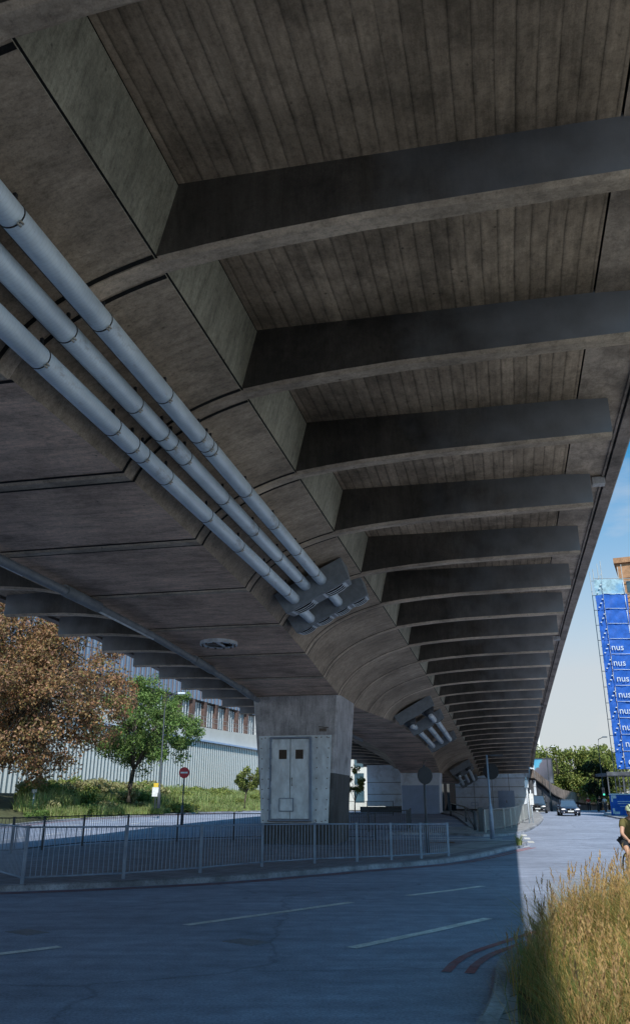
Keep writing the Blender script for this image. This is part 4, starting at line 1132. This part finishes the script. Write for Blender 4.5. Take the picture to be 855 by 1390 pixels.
bm = bmesh.new(); box(bm, -.16, .16, -.12, .12, 1.9, 2.9, 0, None, .03); hdh = mk('signal_head', bm, M['darkgrey'], tl)
grl = bpy.data.materials.new('green lamp'); grl.use_nodes = True; grl.node_tree.nodes['Principled BSDF'].inputs['Base Color'].default_value = (.05, .6, .4, 1); grl.node_tree.nodes['Principled BSDF'].inputs['Emission Color'].default_value = (.1, .9, .6, 1); grl.node_tree.nodes['Principled BSDF'].inputs['Emission Strength'].default_value = .8
bm = bmesh.new(); disc(bm, (0, 2.08), .12, -.15, -.125); mk('green_lamp', bm, grl, hdh)

# ------------------------------------------------------------------ cars
def mat_car(name, col):
    s = NT(name); s.base(col); s.b.inputs['Coat Weight'].default_value = .8; s.b.inputs['Coat Roughness'].default_value = .06; s.rough(.35, .5, .3); return s.m
carp = mat_car('dark blue car paint', (.03, .045, .085)); carp2 = mat_car('dark green car paint', (.03, .035, .04))
cglass = paint('car glass', (.06, .10, .16), .06, 1.0, 0, .1); tyre = paint('tyre rubber', (.015, .015, .015), .8, .2); rim = paint('wheel rim', (.35, .35, .36), .3, .6, .7)
lampm = paint('headlight glass', (.85, .88, .92), .1, 1.0); lampm.node_tree.nodes['Principled BSDF'].inputs['Emission Color'].default_value = (1, .9, .9, 1); lampm.node_tree.nodes['Principled BSDF'].inputs['Emission Strength'].default_value = .6
def car(name, label, loc, rz, paintm, L, Wd, H, suv=False):
    """local -y is the front"""
    root = empty(name, loc, rz); tag(root, label, 'car', 'cars on the road')
    hw = Wd / 2; hb = .78 if not suv else .98; gc = .2 if not suv else .26
    # lower body sections: (y, half width, bottom z, top z)
    S_ = [(-L / 2, hw * .72, gc + .08, hb * .70), (-L / 2 + .12, hw * .90, gc, hb * .82), (-L / 2 + .5, hw * .99, gc, hb * .93), (-L * .2, hw, gc, hb + .04), (L * .12, hw, gc, hb + .08), (L / 2 - .4, hw * .97, gc, hb + .1), (L / 2 - .08, hw * .9, gc + .05, hb + .02), (L / 2, hw * .78, gc + .15, hb - .12)]
    bm = bmesh.new(); rows = []
    for y, w_, z0, z1 in S_:
        zz = [(0, z0), (w_ * .8, z0), (w_ * .97, z0 + .1), (w_, (z0 + z1) / 2), (w_ * .97, z1 - .12), (w_ * .85, z1 - .02), (0, z1 + .03)]
        ring = [(a, b) for a, b in zz] + [(-a, b) for a, b in reversed(zz[1:-1])]
        rows.append([bm.verts.new((a, y, b)) for a, b in ring])
    for a, b in zip(rows, rows[1:]):
        for j in range(len(a)): bm.faces.new((a[j], a[(j + 1) % len(a)], b[(j + 1) % len(a)], b[j]))
    bm.faces.new(rows[0]); bm.faces.new(list(reversed(rows[-1]))); bmesh.ops.recalc_face_normals(bm, faces=bm.faces)
    body = mk('body', bm, paintm, root, True)
    yf, yr = -L * .22, (L * .40 if not suv else L * .46); yrf, yrr = -L * .05, (L * .22 if not suv else L * .42)
    bm = bmesh.new()
    lo = [(-hw * .86, yf, hb), (hw * .86, yf, hb), (hw * .9, yr, hb + .05), (-hw * .9, yr, hb + .05)]
    hi = [(-hw * .66, yrf, H - .05), (hw * .66, yrf, H - .05), (hw * .68, yrr, H - .05), (-hw * .68, yrr, H - .05)]
    a = [bm.verts.new(p) for p in lo]; b = [bm.verts.new(p) for p in hi]
    for j in range(4): bm.faces.new((a[j], a[(j + 1) % 4], b[(j + 1) % 4], b[j]))
    bmesh.ops.recalc_face_normals(bm, faces=bm.faces); mk('glasshouse', bm, cglass, root)
    bm = bmesh.new(); box(bm, -hw * .68, hw * .68, yrf - .05, yrr + .05, H - .055, H, 0, None, .025)
    for sx_ in (-1, 1):
        tube(bm, [(sx_ * hw * .87, yf, hb), (sx_ * hw * .67, yrf, H - .04)], .035, 6); tube(bm, [(sx_ * hw * .9, yr, hb + .04), (sx_ * hw * .68, yrr, H - .04)], .05, 6)
        tube(bm, [(sx_ * hw * .885, (yf + yr) / 2, hb + .02), (sx_ * hw * .68, (yf + yr) / 2, H - .04)], .03, 6)
    mk('roof', bm, paintm, root)
    for sx_ in (-1, 1):
        for y in (-L * .31, L * .30):
            rr = .33 if not suv else .38
            bm = bmesh.new(); tube(bm, [(sx_ * (hw - .2), y, rr), (sx_ * (hw + .01), y, rr)], rr, 18); wh = mk('wheel', bm, tyre, root)
            bm = bmesh.new(); tube(bm, [(sx_ * (hw - .1), y, rr), (sx_ * (hw + .02), y, rr)], rr * .62, 12); mk('rim', bm, rim, wh)
        bm = bmesh.new(); m_ = Matrix.Translation((sx_ * hw * .70, -L / 2 + .10, hb * .72)) @ Matrix.Diagonal((.21, .11, .06, 1)); bmesh.ops.create_uvsphere(bm, u_segments=12, v_segments=8, radius=1, matrix=m_); mk('headlight', bm, lampm, root, True)
        bm = bmesh.new(); m_ = Matrix.Translation((sx_ * (hw + .09), yf + .15, hb + .1)) @ Matrix.Diagonal((.11, .07, .08, 1)); bmesh.ops.create_uvsphere(bm, u_segments=10, v_segments=6, radius=1, matrix=m_); mk('wing_mirror', bm, paintm, root, True)
        bm = bmesh.new(); m_ = Matrix.Translation((sx_ * hw * .66, -L / 2 + .04, gc + .12)) @ Matrix.Diagonal((.06, .04, .035, 1)); bmesh.ops.create_uvsphere(bm, u_segments=8, v_segments=6, radius=1, matrix=m_); mk('fog_light', bm, lampm, root, True)
    for sx_ in (-1, 1):
        bm = bmesh.new(); box(bm, *( (-.34, -.03) if sx_ < 0 else (.03, .34)), -L / 2 - .03, -L / 2 + .05, hb * .62, hb * .80, 0, None, .02); mk('grille', bm, M['dark'], root)
    bm = bmesh.new(); box(bm, -.55, .55, -L / 2 - .02, -L / 2 + .1, gc + .06, gc + .17); mk('air_intake', bm, M['dark'], root)
    bm = bmesh.new(); box(bm, -.26, .26, -L / 2 - .05, -L / 2 + .02, hb * .43, hb * .43 + .12); mk('number_plate', bm, whs, root)
    return root
car('saloon_car', 'dark saloon car with lit headlights driving towards us in the sun', (24.2, 85, g(85) + .006), R(-10), carp, 4.5, 1.8, 1.43)
car('estate_car', 'tall dark off-road car following right behind the saloon', (24.9, 99.0, g(99) + .006), R(-16), carp2, 4.6, 1.85, 1.86, True)

# ------------------------------------------------------------------ people
def skin(name, nodes, edges, rad, mt, parent, sub=2):
    me = bpy.data.meshes.new(name); me.from_pydata([nodes[k] for k in nodes], [(list(nodes).index(a), list(nodes).index(b)) for a, b in edges], [])
    o = bpy.data.objects.new('tmp', me); COL.objects.link(o)
    md = o.modifiers.new('s', 'SKIN'); md.use_smooth_shade = True
    for i, k in enumerate(nodes):
        sv_ = me.skin_vertices[0].data[i]; r_ = rad[k]; sv_.radius = r_ if isinstance(r_, tuple) else (r_, r_); sv_.use_root = (i == 0)
    o.modifiers.new('b', 'SUBSURF').levels = sub
    dg = bpy.context.evaluated_depsgraph_get(); m2_ = bpy.data.meshes.new_from_object(o.evaluated_get(dg)); bpy.data.objects.remove(o)
    m2_.name = name
    return link(name, m2_, mt, parent, True)
skinm = paint('skin', (.52, .30, .21), .55, .4, 0, .1); olive = paint('olive shirt', (.14, .12, .045), .85, .2, 0, .25, 8); shorts = paint('dark shorts', (.025, .028, .035), .85, .2, 0, .3, 8)
helm = paint('pale green helmet', (.58, .66, .42), .35, .5, 0, .1); hair = paint('brown hair', (.07, .04, .025), .7, .3); shoe = paint('shoe', (.08, .08, .09), .7, .3); redc = paint('red cloth', (.42, .05, .04), .8, .2)
def head(parent, c, s=1.0, hm=None, tilt=0):
    """head centred at c facing -y"""
    c = Vector(c)
    bm = bmesh.new(); m_ = Matrix.Translation(c) @ Matrix.Rotation(tilt, 4, 'X') @ Matrix.Diagonal((.077 * s, .098 * s, .118 * s, 1)); bmesh.ops.create_uvsphere(bm, u_segments=20, v_segments=14, radius=1, matrix=m_)
    T = Matrix.Translation(c) @ Matrix.Rotation(tilt, 4, 'X')
    for v in bm.verts:
        l_ = (T.inverted() @ v.co)
        if l_.y < -.02 and l_.z < -.03 * s: l_.x *= .86; l_.y *= 1.02
        v.co = T @ l_
    bmesh.ops.create_cone(bm, segments=8, radius1=.017 * s, radius2=.006, depth=.05 * s, matrix=T @ Matrix.Translation((0, -.10 * s, -.012 * s)) @ Matrix.Rotation(R(20), 4, 'X'))
    for sx_ in (-1, 1):
        bmesh.ops.create_uvsphere(bm, u_segments=8, v_segments=6, radius=1, matrix=T @ Matrix.Translation((sx_ * .078 * s, .01, -.005)) @ Matrix.Diagonal((.014, .022, .032, 1)))
    hd_ = mk('head', bm, skinm, parent, True)
    for sx_ in (-1, 1):
        bm = bmesh.new(); bmesh.ops.create_uvsphere(bm, u_segments=8, v_segments=6, radius=.009 * s, matrix=T @ Matrix.Translation((sx_ * .031 * s, -.088 * s, .012 * s))); mk('eye', bm, M['dark'], hd_, True)
    bm = bmesh.new(); bmesh.ops.create_uvsphere(bm, u_segments=10, v_segments=6, radius=1, matrix=T @ Matrix.Translation((0, -.088 * s, -.058 * s)) @ Matrix.Diagonal((.026, .008, .007, 1))); mk('mouth', bm, redc, hd_, True)
    bm = bmesh.new(); bmesh.ops.create_uvsphere(bm, u_segments=18, v_segments=12, radius=1, matrix=T @ Matrix.Translation((0, .015, .03)) @ Matrix.Diagonal((.086 * s, .105 * s, .11 * s, 1)))
    bmesh.ops.delete(bm, geom=[v for v in bm.verts if (T.inverted() @ v.co).y < -.06 and (T.inverted() @ v.co).z < .055 or (T.inverted() @ v.co).z < -.055], context='VERTS'); mk('hair', bm, hair, parent, True)
    if hm:
        bm = bmesh.new(); bmesh.ops.create_uvsphere(bm, u_segments=22, v_segments=14, radius=1, matrix=T @ Matrix.Translation((0, .01, .045)) @ Matrix.Diagonal((.108 * s, .142 * s, .118 * s, 1)))
        bmesh.ops.delete(bm, geom=[v for v in bm.verts if (T.inverted() @ v.co).z < .028], context='VERTS')
        h_ = mk('helmet', bm, hm, parent, True)
        bm = bmesh.new()
        for q in (-.055, 0, .055):
            pts = [T @ Vector((q, .01 + .148 * math.cos(a) * (1 - abs(q) * 2), .045 + .118 * math.sin(a) * math.sqrt(max(.05, 1 - (q / .108) ** 2)) + .004)) for a in [math.pi * (.15 + .7 * t / 8) for t in range(9)]]
            tube(bm, pts, .011, 5)
        mk('helmet_vent', bm, M['darkgrey'], h_)
        bm = bmesh.new()
        for sx_ in (-1, 1): tube(bm, [T @ Vector((sx_ * .085, -.01, .03)), T @ Vector((sx_ * .06, -.05, -.09)), T @ Vector((0, -.06, -.125))], .006, 5)
        mk('chin_strap', bm, M['dark'], h_)

# cyclist
cy_ = empty('person', (6.96, 19.7, 0.006)); tag(cy_, 'cyclist in pale green helmet and olive shirt riding at the right edge', 'person')
N_ = dict(pel=(0, .42, .98), sp1=(0, .32, 1.10), sp2=(0, .17, 1.24), ch=(0, .06, 1.34), nk=(0, -.02, 1.42), hd=(0, -.06, 1.48),
          sl=(-.17, .04, 1.335), el=(-.27, -.13, 1.10), wl=(-.235, -.36, .985), sr=(.17, .04, 1.335), er=(.27, -.13, 1.10), wr=(.235, -.36, .985),
          hl=(-.09, .40, .93), kl=(-.13, .02, .72), al=(-.12, .16, .36), fl=(-.12, .04, .30), hr=(.09, .40, .93), kr=(.13, -.02, .86), ar=(.12, .10, .48), fr=(.12, -.03, .43))
E_ = [('pel', 'sp1'), ('sp1', 'sp2'), ('sp2', 'ch'), ('ch', 'nk'), ('nk', 'hd'), ('ch', 'sl'), ('sl', 'el'), ('el', 'wl'), ('ch', 'sr'), ('sr', 'er'), ('er', 'wr'), ('pel', 'hl'), ('hl', 'kl'), ('kl', 'al'), ('al', 'fl'), ('pel', 'hr'), ('hr', 'kr'), ('kr', 'ar'), ('ar', 'fr')]
R_ = dict(pel=(.13, .11), sp1=(.13, .10), sp2=(.13, .10), ch=(.14, .10), nk=.055, hd=.05, sl=.062, el=.042, wl=.028, sr=.062, er=.042, wr=.028, hl=.085, kl=.058, al=.036, fl=.036, hr=.085, kr=.058, ar=.036, fr=.036)
# hands, part of the same body surface
for s_, sx_ in (('l', -1), ('r', 1)):
    wx, wy, wz = N_['w' + s_]
    N_['p' + s_] = (wx, wy - .06, wz - .02); E_.append(('w' + s_, 'p' + s_)); R_['p' + s_] = (.036, .018)
    for j in range(4):
        a = 'f%s%d' % (s_, j); ox = (j - 1.5) * .019
        N_[a + 'a'] = (wx + ox, wy - .10 - .004 * (1.5 - abs(j - 1.5)), wz - .02); N_[a + 'b'] = (wx + ox, wy - .125, wz - .045); N_[a + 'c'] = (wx + ox, wy - .105, wz - .07 + .004 * abs(j - 1))
        E_ += [('p' + s_, a + 'a'), (a + 'a', a + 'b'), (a + 'b', a + 'c')]
        for q in 'abc': R_[a + q] = .0085
    a = 't' + s_; N_[a + 'a'] = (wx - sx_ * .038, wy - .06, wz - .04); N_[a + 'b'] = (wx - sx_ * .03, wy - .09, wz - .065)
    E_ += [('p' + s_, a + 'a'), (a + 'a', a + 'b')]; R_[a + 'a'] = .011; R_[a + 'b'] = .009
skin('body', N_, E_, R_, skinm, cy_)
head(cy_, (0, -.10, 1.53), 1.05, helm, R(8))
N2 = {k: N_[k] for k in ('pel', 'sp1', 'sp2', 'ch', 'sl', 'sr')}
for s_ in 'lr': N2['m' + s_] = tuple(Vector(N_['s' + s_]).lerp(Vector(N_['e' + s_]), .55))
N2['nk'] = tuple(Vector(N_['ch']).lerp(Vector(N_['nk']), .75))
skin('shirt', N2, [('pel', 'sp1'), ('sp1', 'sp2'), ('sp2', 'ch'), ('ch', 'sl'), ('ch', 'sr'), ('sl', 'ml'), ('sr', 'mr'), ('ch', 'nk')], dict(pel=(.15, .13), sp1=(.155, .125), sp2=(.155, .12), ch=(.16, .12), sl=.082, sr=.082, ml=.072, mr=.072, nk=.075), olive, cy_)
skin('shorts', dict(pel=(0, .38, 1.0), hl=N_['hl'], ml=tuple(Vector(N_['hl']).lerp(Vector(N_['kl']), .7)), hr=N_['hr'], mr=tuple(Vector(N_['hr']).lerp(Vector(N_['kr']), .7))), [('pel', 'hl'), ('hl', 'ml'), ('pel', 'hr'), ('hr', 'mr')], dict(pel=(.125, .12), hl=.11, ml=.085, hr=.11, mr=.085), shorts, cy_)
for s_ in 'lr':
    bm = bmesh.new(); x, y, z = N_['f' + s_]; box(bm, x - .045, x + .045, y - .12, y + .14, z - .07, z + .02, 0, None, .03); mk('shoe', bm, shoe, cy_)
bi = empty('bicycle', (6.96, 19.7, 0.006)); tag(bi, 'dark bicycle ridden by the cyclist at the right edge', 'bicycle')
for y in (-.52, .52):
    bm = bmesh.new(); pts = [(0, y + .33 * math.cos(a), .345 + .33 * math.sin(a)) for a in [2 * math.pi * i / 28 for i in range(29)]]; tube(bm, pts, .018, 7, 0, False)
    wh = mk('wheel', bm, tyre, bi)
    bm = bmesh.new()
    for i in range(18):
        a = 2 * math.pi * i / 18; tube(bm, [(0, y, .345), (0, y + .32 * math.cos(a), .345 + .32 * math.sin(a))], .002, 4, 0, False)
    tube(bm, [(-.05, y, .345), (.05, y, .345)], .025, 8); mk('spokes', bm, rim, wh)
bm = bmesh.new()
for a, b in (((0, -.32, .88), (0, .0, .30)), ((0, -.34, .80), (0, .22, .78)), ((0, .0, .30), (0, .28, .90)), ((0, .0, .30), (0, .52, .345)), ((0, .24, .80), (0, .52, .345)), ((0, -.32, .92), (0, -.52, .345))): tube(bm, [a, b], .018, 8)
mk('frame', bm, carp, bi)
bm = bmesh.new(); tube(bm, [(0, -.33, .90), (0, -.36, .96), (0, -.46, .94)], .015, 8); tube(bm, [(-.30, -.45, .94), (0, -.47, .94), (.30, -.45, .94)], .014, 8); mk('handlebar', bm, M['darkgrey'], bi)
bm = bmesh.new(); box(bm, -.07, .07, .2, .46, .89, .94, 0, None, .02); mk('saddle', bm, M['dark'], bi)
bm = bmesh.new(); tube(bm, [(-.12, .16, .29), (-.04, .0, .30), (.04, .0, .30), (.12, -.03, .42)], .012, 6); mk('crank', bm, rim, bi)
bm = bmesh.new(); bmesh.ops.create_uvsphere(bm, u_segments=8, v_segments=6, radius=.03, matrix=Matrix.Translation((0, -.52, .88))); mk('front_light', bm, lampm, bi)

def walker(x, y, label, top, legm, ph, rz, s=1.0):
    o = empty('person', (x, y, .12 + g(y)), rz); o.scale = (s, s, s); tag(o, label, 'person')
    k = .16 * ph
    N = dict(pel=(0, 0, .93), sp=(0, 0, 1.15), ch=(0, 0, 1.36), nk=(0, 0, 1.50), hd=(0, -.01, 1.56), sl=(-.18, 0, 1.38), el=(-.24, k, 1.12), wl=(-.24, k * .2 - .06, .88), sr=(.18, 0, 1.38), er=(.24, -k, 1.12), wr=(.24, -k - .08, .9),
             hl=(-.09, 0, .88), kl=(-.10, -k * 1.2, .50), al=(-.10, -k * 1.6, .09), fl=(-.10, -k * 1.6 - .12, .04), hr=(.09, 0, .88), kr=(.10, k * .6, .50), ar=(.10, k * 1.8, .10), fr=(.10, k * 1.8 - .12, .04), gl=(-.24, k * .1 - .08, .80), gr=(.24, -k - .10, .82))
    E = [('pel', 'sp'), ('sp', 'ch'), ('ch', 'nk'), ('nk', 'hd'), ('ch', 'sl'), ('sl', 'el'), ('el', 'wl'), ('wl', 'gl'), ('ch', 'sr'), ('sr', 'er'), ('er', 'wr'), ('wr', 'gr'), ('pel', 'hl'), ('hl', 'kl'), ('kl', 'al'), ('al', 'fl'), ('pel', 'hr'), ('hr', 'kr'), ('kr', 'ar'), ('ar', 'fr')]
    rad = dict(pel=(.14, .1), sp=(.13, .1), ch=(.15, .1), nk=.05, hd=.05, sl=.06, el=.043, wl=.028, sr=.06, er=.043, wr=.028, hl=.085, kl=.056, al=.038, fl=.035, hr=.085, kr=.056, ar=.038, fr=.035, gl=.03, gr=.03)
    skin('body', N, E, rad, skinm, o, 1)
    skin('top', {q: N[q] for q in ('pel', 'sp', 'ch', 'sl', 'el', 'sr', 'er')}, [('pel', 'sp'), ('sp', 'ch'), ('ch', 'sl'), ('sl', 'el'), ('ch', 'sr'), ('sr', 'er')], dict(pel=(.16, .12), sp=(.15, .12), ch=(.165, .12), sl=.075, el=.06, sr=.075, er=.06), top, o, 1)
    skin('trousers', {q: N[q] for q in ('pel', 'hl', 'kl', 'al', 'hr', 'kr', 'ar')}, [('pel', 'hl'), ('hl', 'kl'), ('kl', 'al'), ('pel', 'hr'), ('hr', 'kr'), ('kr', 'ar')], dict(pel=(.155, .12), hl=.1, kl=.075, al=.055, hr=.1, kr=.075, ar=.055), legm, o, 1)
    head(o, (0, -.02, 1.64), 1.0)
walker(35.2, 109.5, 'pedestrian in dark clothes walking on the right pavement', M['dark'], shorts, 1, R(-10))
walker(34.1, 110.5, 'pedestrian in a red top beside the one in dark clothes', redc, shorts, -1, R(170))
walker(36.3, 111, 'pedestrian in a white shirt nearest the blue hoarding', whs, M['darkgrey'], .6, R(160))

# ------------------------------------------------------------------ foreground planting
random.seed(3)
bed = [(1.35, 6.2), (1.75, 8.3), (2.15, 9.9), (2.9, 11.6), (3.6, 12.6), (5.4, 14.6), (9, 16), (9, 4.4), (1.0, 4.4)]
sheet('planting_bed', bed, .135, soil)
straw = foliage('dry grass', [(.42, .25, .075), (.58, .38, .13), (.24, .22, .06), (.70, .50, .22), (.30, .17, .055), (.13, .15, .04)], .7, .3)
fresh = foliage('green grass blades', [(.14, .20, .045), (.22, .27, .075), (.10, .14, .04)], .6, .3)
seedm = foliage('seed heads', [(.52, .35, .14), (.64, .44, .21), (.42, .27, .11), (.50, .31, .18)], .8, .3)
V1, F1, V2, F2, V3, F3 = [], [], [], [], [], []
tuf = []
for _ in range(300):
    y = random.uniform(4.6, 10.8); xl = 1.62 + (y - 6.2) * .17 + (max(0, y - 9.4) * .4); x = xl + random.random() ** 1.25 * 3.2
    if x > .40 * y + 1.0: continue
    edge = min(1, (x - xl) / 1.1)
    tuf.append((x, y, .40 + .32 * edge + (.10 if x > 2.6 else 0) + random.uniform(-.08, .16)))
print('tufts', len(tuf))
for x, y, h in tuf:
    lean_a = random.gauss(.25, .6)
    gm_ = random.random()
    for _ in range(230):
        a = random.random() * 6.28; r_ = abs(random.gauss(0, .13))
        bx, by = x + r_ * math.cos(a), y + r_ * math.sin(a)
        ang = lean_a + random.gauss(0, 1.2)
        hh_ = h * random.uniform(.55, 1.4)
        tgt = (V2, F2) if random.random() < (.3 + .35 * (gm_ > .6)) else (V1, F1)
        blades(tgt[0], tgt[1], bx, by, .12, hh_, random.uniform(.004, .009), hh_ * random.uniform(.3, 1.15), ang, 4)
    for _ in range(8):
        a = random.random() * 6.28; r_ = abs(random.gauss(0, .12)); bx, by = x + r_ * math.cos(a), y + r_ * math.sin(a)
        hh_ = h * random.uniform(.95, 1.45); ang = lean_a + random.gauss(0, .6); ln = hh_ * random.uniform(.1, .45)
        blades(V1, F1, bx, by, .12, hh_, .004, ln, ang, 4, .3)
        tx, ty, tz = bx + math.cos(ang) * ln, by + math.sin(ang) * ln, .12 + hh_ * (1 - .066 * min(1, ln / hh_ * 1.6))
        for q in range(16):
            t = q / 16; px_, py_, pz_ = tx - math.cos(ang) * t * .06, ty - math.sin(ang) * t * .06, tz - t * .17
            aa = random.random() * 6.28; rr = .012 * math.sin(math.pi * (t * .9 + .08)); k = len(V3)
            dxx, dyy = math.cos(aa), math.sin(aa)
            V3 += [(px_, py_, pz_ - .008), (px_ + dxx * rr, py_ + dyy * rr, pz_ + .006), (px_ + dxx * rr * 1.4, py_ + dyy * rr * 1.4, pz_ + .026), (px_ + dyy * .003, py_ - dxx * .003, pz_ + .012)]; F3.append((k, k + 1, k + 2, k + 3))
me = bpy.data.meshes.new('grass'); nv1 = len(V1)
allV = V1 + V2 + V3; off2 = len(V1); off3 = off2 + len(V2)
me.from_pydata(allV, [], F1 + [tuple(i + off2 for i in f) for f in F2] + [tuple(i + off3 for i in f) for f in F3])
go = link('grass', me, [straw, fresh, seedm])
mi_ = [0] * len(F1) + [1] * len(F2) + [2] * len(F3); me.polygons.foreach_set('material_index', mi_)
tag(go, 'tall dry golden ornamental grass filling the near right corner', 'grass', kind='stuff')
# small weed on the island nose
V, F = [], []
for _ in range(120):
    a = random.random() * 6.28; blades(V, F, .12 * math.cos(a) * random.random(), .12 * math.sin(a) * random.random(), 0, random.uniform(.15, .5), .03, random.uniform(.05, .3), a, 2)
me = bpy.data.meshes.new('weed'); me.from_pydata(V, [], F); wo = link('weed', me, gr_a); wo.location = (8.35, 36.9, .12 + g(37)); tag(wo, 'green weed tuft growing at the island nose', 'weed')
